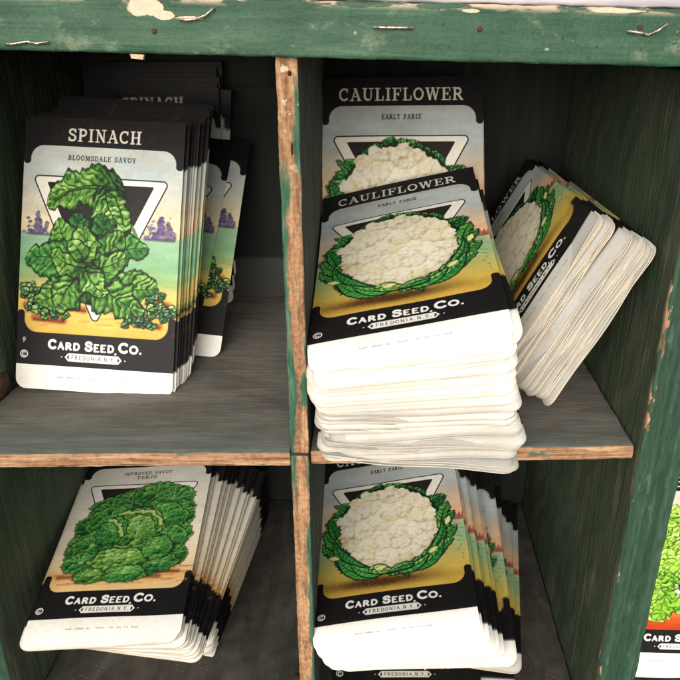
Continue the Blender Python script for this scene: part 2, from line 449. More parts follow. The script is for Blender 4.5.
    kx = rng.uniform(CX - RX * 1.1, CX + RX * 1.1, m); ky = rng.uniform(CY - RY * 1.1, CY + RY * 1.1, m)
    g1 = np.full(GX.shape, 9., np.float32); g2 = g1.copy(); gx_ = np.zeros_like(g1); gy_ = np.zeros_like(g1)
    for x, y in zip(kx, ky):
        ww = art.win(x - 6, y - 6, x + 6, y + 6)
        d = np.hypot(GX[ww] - x, GY[ww] - y)
        n_ = d < g1[ww]
        g2[ww] = np.where(n_, g1[ww], np.minimum(g2[ww], d))
        gx_[ww] = np.where(n_, GX[ww] - x, gx_[ww]); gy_[ww] = np.where(n_, GY[ww] - y, gy_[ww])
        g1[ww] = np.where(n_, d, g1[ww])
    knob = sstep(.0, .7, g2 - g1)
    soft_id = .05 * (idv - .5)
    kr = np.clip(g1 / 1.75, 0, 1)
    shade = .725 + .36 * (-lx * .4 - ly * .8) + .15 * (1 - kr * kr) + .055 * (-gx_ * .5 - gy_ * .8) - .075 + soft_id + .05 * (fbm(GX / .8, GY / .8, rng, 2) - .5)
    low = .45 + .55 * sstep(-.12, .10, ly)
    shade = shade - .16 * low * (1 - sstep(.0, .10, gap + .06 * (fbm(GX / 1.1, GY / 1.1, rng, 2) - .5))) - .13 * sstep(.74, 1.02, rr) * (ny_ > -.2) - .04 * sstep(.6, 1, rr)
    col = ramp(shade, [(0, hexc('6b6048')), (.35, hexc('a99b78')), (.52, hexc('d0c4a0')), (.68, hexc('ebe2c8')), (.82, hexc('f6f0de')), (1, hexc('fdfaf0'))])
    yel = sstep(.55, .8, fbm(GX / 9, GY / 7, rng, 2))[..., None]
    col = col * (1 - yel * .08 * np.array([.2, .45, 1.4], np.float32))
    art.over(w, hexc('0b1c0e'), np.clip((1 - sstep(.96, 1.02, rr)) * .85, 0, 1) * (body < .5))
    art.over(w, col, body)
    # thick ribs of the wrapper leaves sweeping under the head, with pale cut ends
    def rib(pts, hw):
        n = len(pts)
        hws = [hw * (.55 + .45 * math.sin(math.pi * (k + .6) / (n + .4))) for k in range(n)]
        art.stroke(pts, [h + .45 for h in hws], hexc('0a2412'))
        art.stroke(pts, hws, hexc('1f6a32'))
        art.stroke([(x - .1, y - .35) for x, y in pts], [h * .55 for h in hws], hexc('3f9a3e'), .9, soft=.4)
        art.stroke([(x - .1, y - .7) for x, y in pts], [h * .22 for h in hws], hexc('b6d97e'), .8, soft=.3)
    q = lambda a0, a1, k, n=9: [(CX + RX * k * math.cos(math.radians(a0 + (a1 - a0) * i / n)), CY + RY * k * math.sin(math.radians(a0 + (a1 - a0) * i / n))) for i in range(n + 1)]
    art.stroke(q(172, 8, .985, 30), 1.0, hexc('07190c'), .7, soft=.9)
    P_ = lambda a, k: (CX + RX * k * math.cos(math.radians(a)), CY + RY * k * math.sin(math.radians(a)))
    def wrap(a0, a1, k0, k1, w, bend, light, sd, cols=VIVID):
        b, t_ = P_(a0, k0), P_(a1, k1)
        t_ = (min(max(t_[0], 1.4), 78.4), t_[1])
        art.leaf(b, t_, w, bend, .10, cols, 3.2, seed=sd, light=light, full=.72, cscale=5, crinkle=.25, veins=.45, halo=.7, round_=.8)
    # ragged outer leaves standing away from the head
    for k, (a0, a1, k1, w) in enumerate(((30, 8, 1.26, 4.2), (42, 22, 1.24, 4.4), (55, 36, 1.22, 4.2), (68, 50, 1.17, 3.6), (150, 172, 1.24, 4.4), (138, 160, 1.22, 4.2), (125, 146, 1.19, 4.0), (160, 184, 1.22, 4.0), (14, -8, 1.25, 4.0), (2, -20, 1.22, 3.6), (174, 198, 1.20, 3.6), (112, 130, 1.14, 3.2))):
        b, t_ = P_(a0, .98), P_(a1, k1)
        art.leaf(b, (min(max(t_[0], 1.2), 78.6), t_[1]), w, rng.normal() * 1.0, .34, VIVID if k % 3 else GREENS_COOL, 2.6, seed=500 + k, light=rng.uniform(-.10, .08), full=.75,
                 cscale=3.6, crinkle=.5, teeth=.18, halo=.7, lobe=2.4)
    # smooth cupped leaves hugging the underside
    wrap(104, 172, 1.06, 1.02, 4.6, -5.5, -.06, 601); wrap(40, 2, 1.00, 1.00, 2.6, 2.5, -.04, 602)
    wrap(98, 150, 1.08, 1.10, 4.0, -4.5, .04, 603); wrap(78, 22, 1.06, 1.08, 3.8, 5.5, .02, 604)
    wrap(96, 134, 1.05, 1.02, 3.0, -2.6, .12, 605); wrap(84, 44, 1.05, 1.01, 2.8, 3.0, .12, 606)
    wrap(112, 84, 1.00, 1.06, 3.4, -1.0, .14, 607, GREENS); wrap(64, 92, 1.02, 1.05, 2.4, 1.0, .06, 608)
    for x, y, a in ((8.5, 79.5, .25), (34, 90.5, -.25), (62, 82.5, -.7), (71.5, 63.5, -1.2)):
        dx, dy = 2.2 * math.cos(a), 2.2 * math.sin(a)
        art.stroke([(x - dx, y - dy), (x, y), (x + dx, y + dy)], [.9, 1.75, .9], hexc('7f8a3a'))
        art.stroke([(x - dx, y - dy), (x, y), (x + dx, y + dy)], [.6, 1.4, .6], hexc('ece9a4'))
    finish(art)
    return art.rgb

def art_cabbage():
    art = Art(37); rng = art.rng
    t = GY / H_MM
    pic = ramp(t, [(.10, hexc('dcd9cf')), (.3, hexc('e6e2d4')), (.5, hexc('f3e7cf')), (.66, hexc('f4dcb4')), (.71, hexc('eeb873')), (.79, hexc('f3cf94'))])
    n = fbm(GX / 14, GY / 6, rng, 3)[..., None] - .5
    pic = pic * (1 + .10 * n)
    frame(art, pic, ('SAVOY', 39.6, 33), [('IMPROVED SAVOY', 31), ('VERZE', 12.5)])
    for k in range(70):
        x = rng.uniform(2, 74); y = rng.uniform(90, 103)
        art.stroke([(x, y), (x + rng.uniform(4, 12), y + rng.uniform(-.5, .5))], rng.uniform(.2, .6), [hexc('c9752f'), hexc('f6dcae'), hexc('9e4d22')][k % 3], .4, soft=.4)
    for x, y, w_ in ((20, 97, 26), (45, 98.5, 34), (62, 95.5, 20)):
        art.stroke([(x - w_ / 2, y), (x + w_ / 2, y)], 1.2, hexc('6a3416'), .7, soft=1.2)
    triangle(art)
    def blister(cx, cy, rx, ry, seed, light=0.0, rim=True, ang=0.0, cols=GREENS_COOL, rimcol='8fb558'):
        """one big savoyed leaf: an irregular lobe covered in puckered bubbles"""
        cx = 39 + (cx - 39) * .90; rx = rx * .94
        r = np.random.default_rng(seed)
        m_ = max(rx, ry) * 1.35 + 2
        w = art.win(cx - m_, cy - m_, cx + m_, cy + m_)
        X, Y = GX[w], GY[w]
        if X.size == 0: return
        ca, sa = math.cos(ang), math.sin(ang)
        u = ((X - cx) * ca + (Y - cy) * sa) / rx; v = (-(X - cx) * sa + (Y - cy) * ca) / ry
        th = np.arctan2(v, u); rad = np.hypot(u, v)
        edge = 1 + .22 * (vnoise(th * 3.2 + 20, 0 * th + 3, r) - .5) + .13 * (vnoise(th * 9 + 60, 0 * th + 9, r) - .5)
        d = (rad - edge) * min(rx, ry)
        a = np.clip(.5 - d * RES, 0, 1)
        nb = int(rx * ry * .95) + 6
        b1 = np.full(X.shape, 9., np.float32); b2 = b1.copy(); bx = np.zeros_like(b1); by = np.zeros_like(b1)
        for x, y in zip(r.uniform(cx - rx * 1.2, cx + rx * 1.2, nb), r.uniform(cy - ry * 1.2, cy + ry * 1.2, nb)):
            q = np.hypot(X - x, (Y - y) * 1.25)
            n_ = q < b1
            b2 = np.where(n_, b1, np.minimum(b2, q)); bx = np.where(n_, X - x, bx); by = np.where(n_, Y - y, by); b1 = np.where(n_, q, b1)
        sh = .54 + light + .15 * np.clip(-(bx * .5 + by * .9), -1.6, 1.6) - .20 * (1 - sstep(.05, .6, b2 - b1)) + .10 * (-v) + .08 * (fbm(X / 3, Y / 3, r, 2) - .5)
        col = ramp(sh, cols)
        for k in range(7):      # ribs fanning from the base
            aa = -math.pi / 2 + (k - 3) * .42
            pv = np.abs(np.sin(th - aa)) * rad * min(rx, ry)
            mm = (1 - sstep(.12, .4 if k != 3 else .6, pv)) * (np.cos(th - aa) > 0) * (rad < .82)
            col = col + (hexc('a3cb7a') - col) * (mm * .55)[..., None]
        if rim:
            rr_ = sstep(.86, .94, rad / edge)
            col = col + (hexc(rimcol) * (.8 + .5 * vnoise(X / 1.1, Y / 1.1, r))[..., None] - col) * (rr_ * .55)[..., None]
        art.over(w, hexc('06140a'), np.clip(.9 - (d - .1) * 1.3, 0, 1) * .5)
        col = col * (1 - .7 * sstep(-.5, -.1, d))[..., None]
        art.over(w, col, a)
    B = blister
    for i, (x, y, rx, ry, lt) in enumerate(((42, 62, 30, 24, -.2), (36, 42, 16, 9, -.16), (50, 38, 15, 10, -.10), (62, 43, 14, 11, -.08), (22, 50, 14, 11, -.14), (70, 55, 9, 11, -.12),
                                            (13, 62, 10, 11, -.12), (69, 70, 10, 10, -.10), (8, 76, 7, 9, -.06), (71, 84, 8, 8, -.12))):
        B(x, y, rx, ry, 100 + i, lt)
    for i, (x, y, rx, ry, lt, an) in enumerate(((24, 60, 15, 13, -.06, .4), (60, 58, 14, 13, -.06, -.4), (17, 76, 12, 10, -.02, .2), (64, 74, 12, 11, -.04, -.2),
                                                (14, 88, 11, 7.5, -.02, .1), (27, 91, 11, 7, .0, .0), (60, 90, 14, 7.5, -.06, -.1))):
        B(x, y, rx, ry, 200 + i, lt, True, an)
    B(45, 78, 22, 12, 299, -.10, False); B(42, 63, 16, 15, 300, .02, True, 0, GREENS_COOL, 'b4cc6e')
    # tight heart with veins
    B(43, 66, 12.5, 12.0, 301, .06, False, 0, GREENS)
    for pts in ([(44, 78), (43.5, 70), (42, 60), (41, 55)], [(43.6, 71), (49, 66), (53, 60)], [(43.4, 70), (37, 66), (33, 61)], [(43, 65), (47, 60), (48.5, 56)], [(42.6, 64), (38.5, 60), (36.5, 57)]):
        art.stroke(pts, .28, hexc('9cc27e'), .75)
    B(27, 66, 9, 11, 302, .0, False, .2, GREENS_COOL)
    # pale rolled rims over the heart
    for pts in ([(30, 53), (36, 51.5), (43, 51), (50, 53), (55, 58), (57, 63)], [(25, 57), (30, 59), (33.5, 64), (34.5, 71)]):
        rr = np.random.default_rng(9)
        dense = []
        for k in range(len(pts) - 1):
            for j in range(5):
                f = j / 5
                dense.append((pts[k][0] * (1 - f) + pts[k + 1][0] * f + rr.normal() * .5, pts[k][1] * (1 - f) + pts[k + 1][1] * f + rr.normal() * .5))
        hw = [.75 + .75 * rr.random() for _ in dense]
        art.stroke(dense, [h + .5 for h in hw], hexc('0a2010')); art.stroke(dense, hw, hexc('7fa94c'))
        art.stroke([(x, y - .3) for x, y in dense], [h * .5 for h in hw], hexc('c4d98c'), .8, soft=.5)
    B(36, 86, 17, 8.0, 303, .12, True, -.08, GREENS)
    B(60, 79, 9, 8, 304, .05, True, -.7, GREENS_COOL)
    B(43, 96, 13, 5.5, 305, .04, True, 0, GREENS_COOL); B(22, 97, 9, 5, 306, .02, True, 0, GREENS)
    finish(art)
    return art.rgb

def art_lettuce():
    art = Art(51); rng = art.rng
    t = GY / H_MM
    pic = ramp(t, [(.10, hexc('d9d4c4')), (.35, hexc('e4d2ac')), (.55, hexc('d9c27c')), (.68, hexc('e0a03c')), (.73, hexc('c8561c')), (.79, hexc('c23c14'))])
    pic = pic * (1 + .12 * (fbm(GX / 9, GY / 4, rng, 3)[..., None] - .5))
    frame(art, pic, ('LETTUCE', 39.5, 42), [('EARLY', 12)])
    triangle(art)
    for k in range(120):
        lv = k / 120
        y = 32 + lv * 62 + rng.normal() * 2
        x = rng.uniform(1, 79)
        a = math.pi / 2 + (x - 40) / 40 * -.7 + rng.normal() * .35
        L = rng.uniform(13, 20)
        art.leaf((x, y - L * .55), (x + L * math.cos(a), min(y + L * .5 * math.sin(a), 101)), rng.uniform(7.5, 11), rng.normal() * 1.2, .42, LIME, 5.0,
                 seed=int(rng.integers(1e6)), light=rng.uniform(-.14, .14), teeth=.3, full=1.1, crinkle=.9, veins=.35, cscale=5.0, midk=.12, lobe=2.4)
    finish(art)
    return art.rgb

def to_linear(c):
    return np.where(c <= .04045, c / 12.92, ((c + .055) / 1.055) ** 2.4)
# ---------------------------------------------------------------- scene
scene = bpy.context.scene
COL = scene.collection
PW, PH = .080, .135

def link(o):
    COL.objects.link(o); return o

def new_mesh(name, verts, faces, mat=None, colors=None, smooth=False):
    me = bpy.data.meshes.new(name)
    verts = np.asarray(verts, np.float32); faces = np.asarray(faces, np.int32)
    nv, nf, k = len(verts), len(faces), faces.shape[1]
    me.vertices.add(nv); me.vertices.foreach_set('co', verts.ravel())
    me.loops.add(nf * k); me.loops.foreach_set('vertex_index', faces.ravel())
    me.polygons.add(nf)
    me.polygons.foreach_set('loop_start', np.arange(0, nf * k, k, dtype=np.int32))
    me.polygons.foreach_set('loop_total', np.full(nf, k, np.int32))
    if smooth is not None:
        sm = np.full(nf, bool(smooth)) if np.isscalar(smooth) else smooth
        me.polygons.foreach_set('use_smooth', sm)
    me.update(calc_edges=True)
    if colors is not None:
        at = me.color_attributes.new('print', 'FLOAT_COLOR', 'POINT')
        c4 = np.ones((nv, 4), np.float32); c4[:, :3] = colors
        at.data.foreach_set('color', c4.ravel())
    if mat: me.materials.append(mat)
    return me

# ------------------------------------------------------------ materials
class NT:
    def __init__(self, name):
        self.m = bpy.data.materials.new(name); self.m.use_nodes = True
        self.t = self.m.node_tree; self.t.nodes.clear()
        self.out = self.n('ShaderNodeOutputMaterial'); self.b = self.n('ShaderNodeBsdfPrincipled')
        self.t.links.new(self.b.outputs[0], self.out.inputs[0])
    def n(self, typ, **kw):
        nd = self.t.nodes.new(typ)
        for k, v in kw.items(): setattr(nd, k, v)
        return nd
    def set(self, sock, v):
        if hasattr(v, 'outputs'): v = v.outputs[0]
        if isinstance(v, bpy.types.NodeSocket): self.t.links.new(v, sock)
        else: sock.default_value = v
    def math(self, op, a, b=0.0, c=None, clamp=False):
        nd = self.n('ShaderNodeMath', operation=op); nd.use_clamp = clamp
        self.set(nd.inputs[0], a); self.set(nd.inputs[1], b)
        if c is not None: self.set(nd.inputs[2], c)
        return nd.outputs[0]
    def mix(self, f, a, b):
        nd = self.n('ShaderNodeMix', data_type='RGBA')
        self.set(nd.inputs[0], f)
        for s, v in ((nd.inputs[6], a), (nd.inputs[7], b)):
            if isinstance(v, tuple): v = v + (1,) if len(v) == 3 else v
            self.set(s, v)
        return nd.outputs[2]
    def ss(self, x, a, b):
        nd = self.n('ShaderNodeMapRange', interpolation_type='SMOOTHSTEP')
        self.set(nd.inputs[0], x); nd.inputs[1].default_value = a; nd.inputs[2].default_value = b
        return nd.outputs[0]
    def co(self):
        if not hasattr(self, '_co'):
            self._co = self.n('ShaderNodeTexCoord').outputs['Object']
        return self._co
    def xyz(self):
        if not hasattr(self, '_x'):
            s = self.n('ShaderNodeSeparateXYZ'); self.set(s.inputs[0], self.co()); self._x = s.outputs
        return self._x
    def noise(self, scale, detail=4, rough=.55, off=(0, 0, 0), dist=0.0):
        mp = self.n('ShaderNodeMapping'); self.set(mp.inputs[0], self.co())
        mp.inputs['Scale'].default_value = scale if isinstance(scale, tuple) else (scale,) * 3
        mp.inputs['Location'].default_value = off
        nz = self.n('ShaderNodeTexNoise'); self.set(nz.inputs['Vector'], mp.outputs[0])
        nz.inputs['Scale'].default_value = 1; nz.inputs['Detail'].default_value = detail
        nz.inputs['Roughness'].default_value = rough; nz.inputs['Distortion'].default_value = dist
        return nz.outputs[0]
    def voro(self, scale, off=(0, 0, 0)):
        mp = self.n('ShaderNodeMapping'); self.set(mp.inputs[0], self.co())
        mp.inputs['Scale'].default_value = scale if isinstance(scale, tuple) else (scale,) * 3
        mp.inputs['Location'].default_value = off
        v = self.n('ShaderNodeTexVoronoi'); self.set(v.inputs['Vector'], mp.outputs[0]); v.inputs['Scale'].default_value = 1
        return v.outputs['Distance']
    def ramp(self, f, stops):
        r = self.n('ShaderNodeValToRGB'); self.set(r.inputs[0], f)
        e = r.color_ramp.elements
        while len(e) < len(stops): e.new(.5)
        for el, (p, c) in zip(e, stops): el.position = p; el.color = c + (1,)
        return r.outputs[0]
    def normal_axis(self, axis):
        g = self.n('ShaderNodeNewGeometry'); s = self.n('ShaderNodeSeparateXYZ'); self.set(s.inputs[0], g.outputs['Normal'])
        return s.outputs[axis]
    def ellipse(self, cx, cz, rx, rz, wob=None, k=.5):
        """1 inside a wobbly ellipse on the x-z face"""
        x, y, z = self.xyz()
        a = self.math('DIVIDE', self.math('SUBTRACT', x, cx), rx); b = self.math('DIVIDE', self.math('SUBTRACT', z, cz), rz)
        d = self.math('SQRT', self.math('ADD', self.math('MULTIPLY', a, a), self.math('MULTIPLY', b, b)))
        if wob is not None: d = self.math('ADD', d, self.math('MULTIPLY', self.math('SUBTRACT', wob, .5), k * 2))
        return self.math('SUBTRACT', 1.0, self.ss(d, .9, 1.02))
    def bump(self, h, strength=.4, dist=.0006):
        b = self.n('ShaderNodeBump'); b.inputs['Strength'].default_value = strength; b.inputs['Distance'].default_value = dist
        self.set(b.inputs['Height'], h); self.t.links.new(b.outputs[0], self.b.inputs['Normal'])
    def done(self, col, rough=.7, spec=.3):
        self.set(self.b.inputs['Base Color'], col); self.set(self.b.inputs['Roughness'], rough)
        self.b.inputs['Specular IOR Level'].default_value = spec
        return self.m

def mat_print(rough=.5):
    t = NT('printed_paper')
    a = t.n('ShaderNodeAttribute', attribute_name='print')
    n = t.noise(900, 3)
    mul = t.n('ShaderNodeMix', data_type='RGBA', blend_type='MULTIPLY')
    t.set(mul.inputs[0], t.math('MULTIPLY', t.ss(t.noise(60, 3), .4, .75), .22))
    t.set(mul.inputs[6], a.outputs['Color']); mul.inputs[7].default_value = (.78, .66, .48, 1)
    col = mul.outputs[2]
    t.bump(t.math('ADD', t.math('MULTIPLY', n, .25), t.noise(48, 3)), .34, .0007)
    return t.done(col, rough, .14)

def mat_shelf():
    t = NT('weathered_shelf_wood')
    grain = t.noise((15, 95, 95), 5, .55, dist=1.8)
    blotch = t.noise((26, 34, 30), 4, .6)
    fine = t.noise((60, 900, 900), 3)
    x, y, z = t.xyz()
    base = t.ramp(t.math('ADD', t.math('MULTIPLY', grain, .30), t.math('ADD', t.math('MULTIPLY', blotch, .46), t.math('MULTIPLY', fine, .24))),
                  [(.28, (.078, .070, .057)), (.44, (.142, .130, .109)), (.56, (.198, .182, .155)), (.74, (.28, .262, .225))])
    green = t.math('MULTIPLY', t.math('SUBTRACT', 1.0, t.ss(t.math('ADD', y, t.math('MULTIPLY', blotch, .05)), .012, .058)), .75)
    base = t.mix(green, base, t.ramp(grain, [(.3, (.12, .155, .13)), (.6, (.20, .235, .20)), (.8, (.27, .29, .255))]))
    rust = t.ss(t.noise((40, 60, 50), 3, .6, (5, 2, 0)), .60, .75)
    base = t.mix(t.math('MULTIPLY', rust, .35), base, (.13, .085, .06))
    dust = t.math('MULTIPLY', t.ss(t.voro(420), .16, .10), t.ss(t.noise(70, 3, .6, (3, 3, 3)), .52, .66))
    base = t.mix(t.math('MULTIPLY', dust, .8), base, (.42, .40, .35))
    raw = t.ramp(t.math('ADD', t.math('MULTIPLY', t.noise((35, 300, 700), 5, .65), .75), t.math('MULTIPLY', t.noise(420, 3), .25)),
                 [(.28, (.06, .028, .015)), (.42, (.22, .112, .055)), (.55, (.39, .225, .12)), (.72, (.56, .39, .25))])
    crack = t.ss(t.noise((28, 60, 1100), 3, .5, (2, 0, 4), 1.2), .34, .29)
    raw = t.mix(t.math('MULTIPLY', crack, .85), raw, (.03, .016, .01))
    gp = t.ss(t.noise((60, 60, 260), 4, .7, (8, 1, 1)), .60, .68)
    raw = t.mix(gp, raw, (.07, .12, .085))
    front = t.math('LESS_THAN', t.math('ADD', t.normal_axis(1), t.math('MULTIPLY', t.math('SUBTRACT', t.noise(300, 3), .5), .9)), -.45)
    col = t.mix(front, base, raw)
    t.bump(t.math('ADD', t.math('MULTIPLY', grain, .6), t.math('MULTIPLY', fine, .5)), .5, .0008)
    return t.done(col, .78, .25)

def mat_divider():
    t = NT('divider_wood')
    x, y, z = t.xyz()
    wob = t.noise((120, 120, 34), 4, .65)
    fine = t.noise((500, 500, 90), 4, .6)
    raw = t.ramp(t.math('ADD', t.math('MULTIPLY', t.noise((420, 420, 26), 5, .6), .65), t.math('MULTIPLY', t.noise(620, 3), .35)),
                 [(.30, (.085, .042, .022)), (.43, (.23, .118, .060)), (.55, (.39, .225, .118)), (.70, (.58, .41, .26))])
    # green paint clinging to the two arrises of the front edge
    ex = t.math('ADD', x, .0264)
    lft = t.math('SUBTRACT', 1.0, t.ss(t.math('ADD', ex, t.math('MULTIPLY', t.math('SUBTRACT', wob, .5), .010)), -.0020, -.0008))
    zt = t.math('ADD', z, t.math('MULTIPLY', t.math('SUBTRACT', wob, .5), .05))
    lft = t.math('MULTIPLY', lft, t.math('SUBTRACT', 1.0, t.ss(zt, .105, .125)))
    lft = t.math('MULTIPLY', lft, t.ss(zt, -.03, -.004))
    rgt = t.ss(t.math('ADD', ex, t.math('MULTIPLY', t.math('SUBTRACT', t.noise((120, 120, 40), 4, .6, (4, 4, 4)), .5), .012)), .0016, .0027)
    band = t.math('ADD', t.math('SUBTRACT', 1.0, t.ss(zt, -.016, .006)), t.math('ADD', t.math('MULTIPLY', t.ss(zt, .112, .122), t.math('SUBTRACT', 1.0, t.ss(zt, .140, .147))), t.math('MULTIPLY', t.ss(zt, .02, .028), t.math('SUBTRACT', 1.0, t.ss(zt, .05, .06)))), None, True)
    rgt = t.math('MULTIPLY', rgt, band)
    green = t.ramp(fine, [(.3, (.022, .07, .04)), (.55, (.045, .12, .07)), (.75, (.12, .20, .13))])
    raw = t.mix(t.math('MULTIPLY', t.ss(t.noise((260, 260, 50), 4, .65, (3, 9, 2)), .52, .66), .55), raw, (.07, .035, .02))
    front = t.mix(t.math('MAXIMUM', lft, rgt), raw, green)
    white = t.math('MULTIPLY', t.ss(t.noise(220, 4, .6, (9, 1, 2)), .60, .66), t.ss(z, .10, .15))
    front = t.mix(t.math('MULTIPLY', white, .8), front, (.62, .52, .40))
    hole = t.math('MAXIMUM', t.ellipse(-.0255, .1515, .0008, .0009), t.ellipse(-.0255, .1265, .0005, .0022, wob, .6))
    front = t.mix(hole, front, (.03, .012, .008))
    side = t.ramp(t.math('ADD', t.math('MULTIPLY', t.noise((90, 60, 16), 4, .6), .6), t.math('MULTIPLY', fine, .4)),
                  [(.3, (.035, .045, .038)), (.55, (.085, .10, .088)), (.75, (.17, .18, .16))])
    f = t.math('LESS_THAN', t.normal_axis(1), -.55)
    t.bump(t.math('ADD', t.noise((700, 700, 40), 4, .6), t.math('MULTIPLY', fine, .5)), .55, .0008)
    return t.done(t.mix(f, side, front), .8, .22)

def mat_side():
    t = NT('green_side_board')
    x, y, z = t.xyz()
    streak = t.noise((60, 60, 12), 5, .6, dist=1.5)
    fine = t.noise((700, 700, 120), 3)
    blot = t.noise((26, 26, 17), 5, .65, dist=.6)
    inner = t.ramp(t.math('ADD', t.math('MULTIPLY', streak, .32), t.math('ADD', t.math('MULTIPLY', blot, .50), t.math('MULTIPLY', fine, .18))),
                   [(.3, (.026, .042, .024)), (.46, (.052, .078, .045)), (.58, (.082, .104, .066)), (.74, (.155, .150, .104))])
    wear = t.math('MULTIPLY', t.ss(t.noise((60, 60, 14), 4, .6, (3, 1, 7)), .50, .70), t.math('SUBTRACT', 1.0, t.ss(y, .015, .10)))
    inner = t.mix(t.math('MULTIPLY', wear, .8), inner, (.165, .150, .108))
    speck = t.math('MULTIPLY', t.ss(t.voro(330, (1, 2, 3)), .13, .08), t.ss(t.noise(50, 2, .5, (7, 7, 1)), .55, .65))
    inner = t.mix(t.math('MULTIPLY', speck, .5), inner, (.22, .22, .18))
    ridge = t.noise((420, 420, 5), 3, .5)
    outer = t.ramp(t.math('ADD', t.math('MULTIPLY', ridge, .55), t.math('MULTIPLY', fine, .45)),
                   [(.28, (.008, .027, .015)), (.47, (.020, .054, .031)), (.6, (.034, .078, .047)), (.78, (.095, .146, .098))])
    pale = t.ss(t.noise((260, 260, 60), 4, .65, (2, 8, 1)), .60, .68)
    outer = t.mix(t.math('MULTIPLY', pale, .34), outer, (.13, .19, .145))
    # bare chips along the inner arris
    chipn = t.noise((110, 110, 42), 4, .65, (6, 6, 6))
    near = t.math('SUBTRACT', 1.0, t.ss(t.math('ABSOLUTE', t.math('SUBTRACT', x, .1182)), .0012, .0034))
    chip = t.ss(t.math('ADD', t.math('MULTIPLY', near, .40), t.math('SUBTRACT', chipn, .5)), .440, .485)
    wood = t.ramp(t.noise((500, 500, 60), 4), [(.3, (.14, .06, .03)), (.5, (.40, .22, .12)), (.7, (.62, .45, .30))])
    f = t.math('LESS_THAN', t.math('ADD', t.normal_axis(1), t.math('MULTIPLY', t.math('SUBTRACT', t.noise(260, 3), .5), .5)), -.5)
    col = t.mix(f, inner, outer)
    col = t.mix(t.math('MULTIPLY', chip, t.math('LESS_THAN', y, .004)), col, wood)
    t.bump(t.math('ADD', t.math('MULTIPLY', ridge, 1.2), t.math('ADD', t.math('MULTIPLY', streak, .15), t.math('MULTIPLY', fine, .5))), .55, .0010)
    return t.done(col, .62, .35)

def mat_top():
    t = NT('green_top_board')
    x, y, z = t.xyz()
    streak = t.noise((16, 200, 240), 5, .62, dist=.4)
    blot = t.noise((38, 38, 50), 5, .65)
    fine = t.noise(700, 3)
    col = t.ramp(t.math('ADD', t.math('ADD', t.math('MULTIPLY', streak, .40), t.math('MULTIPLY', blot, .42)), t.math('MULTIPLY', fine, .18)),
                 [(.30, (.005, .024, .012)), (.43, (.015, .059, .031)), (.54, (.029, .085, .047)), (.66, (.066, .132, .075)), (.80, (.20, .25, .15))])
    worn = t.ss(t.noise((55, 55, 80), 5, .7, (4, 1, 9)), .56, .72)
    col = t.mix(t.math('MULTIPLY', worn, .45), col, (.27, .30, .20))
    wob = t.noise(160, 4, .65, (1, 5, 2))
    cream = (.68, .57, .43)
    chips = None
    for cx, cz, rx, rz in CHIPS:
        e = t.ellipse(cx, cz, rx, rz, wob, .55)
        chips = e if chips is None else t.math('MAXIMUM', chips, e)
    edge = t.math('MULTIPLY', t.ss(z, .1705, .1735), t.ss(t.noise((70, 70, 260), 4, .6, (2, 2, 5)), .46, .56))
    chips = t.math('MAXIMUM', chips, edge)
    col = t.mix(chips, col, t.mix(fine, cream, (.52, .36, .24)))
    small = t.math('MULTIPLY', t.ss(t.voro((230, 230, 300), (3, 1, 2)), .20, .13), t.ss(t.noise(34, 2, .5, (1, 7, 3)), .50, .60))
    col = t.mix(t.math('MULTIPLY', small, .75), col, t.mix(t.ss(wob, .54, .58), (.014, .03, .02), (.34, .38, .27)))
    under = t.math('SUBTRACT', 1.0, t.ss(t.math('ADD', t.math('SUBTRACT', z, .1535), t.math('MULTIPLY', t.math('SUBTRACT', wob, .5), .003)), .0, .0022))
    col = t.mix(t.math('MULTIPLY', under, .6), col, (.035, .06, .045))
    t.bump(t.math('ADD', t.math('MULTIPLY', streak, .8), t.math('ADD', t.math('MULTIPLY', chips, -1.2), t.math('MULTIPLY', fine, .4))), .6, .0010)
    return t.done(col, .6, .35)

def mat_cap():
    t = NT('bare_grey_cap_board')
    col = t.ramp(t.noise((20, 200, 260), 5, .6), [(.3, (.36, .33, .36)), (.55, (.52, .49, .52)), (.8, (.68, .64, .63))])
    t.bump(t.noise((30, 300, 400), 4), .4, .0006)
    return t.done(col, .8, .2)

def mat_back():
    t = NT('dark_back_board')
    col = t.ramp(t.noise((120, 120, 8), 4, .6), [(.3, (.006, .008, .007)), (.6, (.016, .02, .017)), (.85, (.034, .04, .034))])
    t.bump(t.noise((300, 300, 20), 4), .4, .0006)
    return t.done(col, .75, .2)

def mat_floor():
    t = NT('dusty_floor_board')
    grain = t.noise((70, 14, 90), 5, .6, dist=1.5)
    blot = t.noise(34, 5, .65)
    col = t.ramp(t.math('ADD', t.math('MULTIPLY', grain, .5), t.math('MULTIPLY', blot, .5)),
                 [(.3, (.030, .027, .022)), (.48, (.060, .055, .046)), (.62, (.094, .087, .073)), (.8, (.15, .14, .118))])
    dust = t.math('MULTIPLY', t.ss(t.voro(360, (2, 2, 2)), .15, .09), t.ss(t.noise(45, 3, .6, (4, 4, 1)), .50, .62))
    col = t.mix(t.math('MULTIPLY', dust, .75), col, (.40, .38, .33))
    t.bump(t.math('ADD', grain, t.math('MULTIPLY', t.noise(600, 3), .4)), .5, .0008)
    return t.done(col, .75, .25)

def mat_metal():
    t = NT('staple_wire')
    t.b.inputs['Metallic'].default_value = .75
    return t.done(t.mix(t.ss(t.noise(900, 3), .45, .65), (.55, .50, .44), (.25, .14, .08)), .42, .5)

def mat_rust():
    t = NT('rusty_nail')
    return t.done(t.mix(t.noise(600, 3), (.014, .007, .005), (.13, .058, .032)), .8, .2)

def mat_raw():
    t = NT('pale_splinter')
    return t.done(t.ramp(t.noise((200, 900, 900), 4), [(.3, (.34, .20, .11)), (.7, (.66, .52, .38))]), .8, .2)

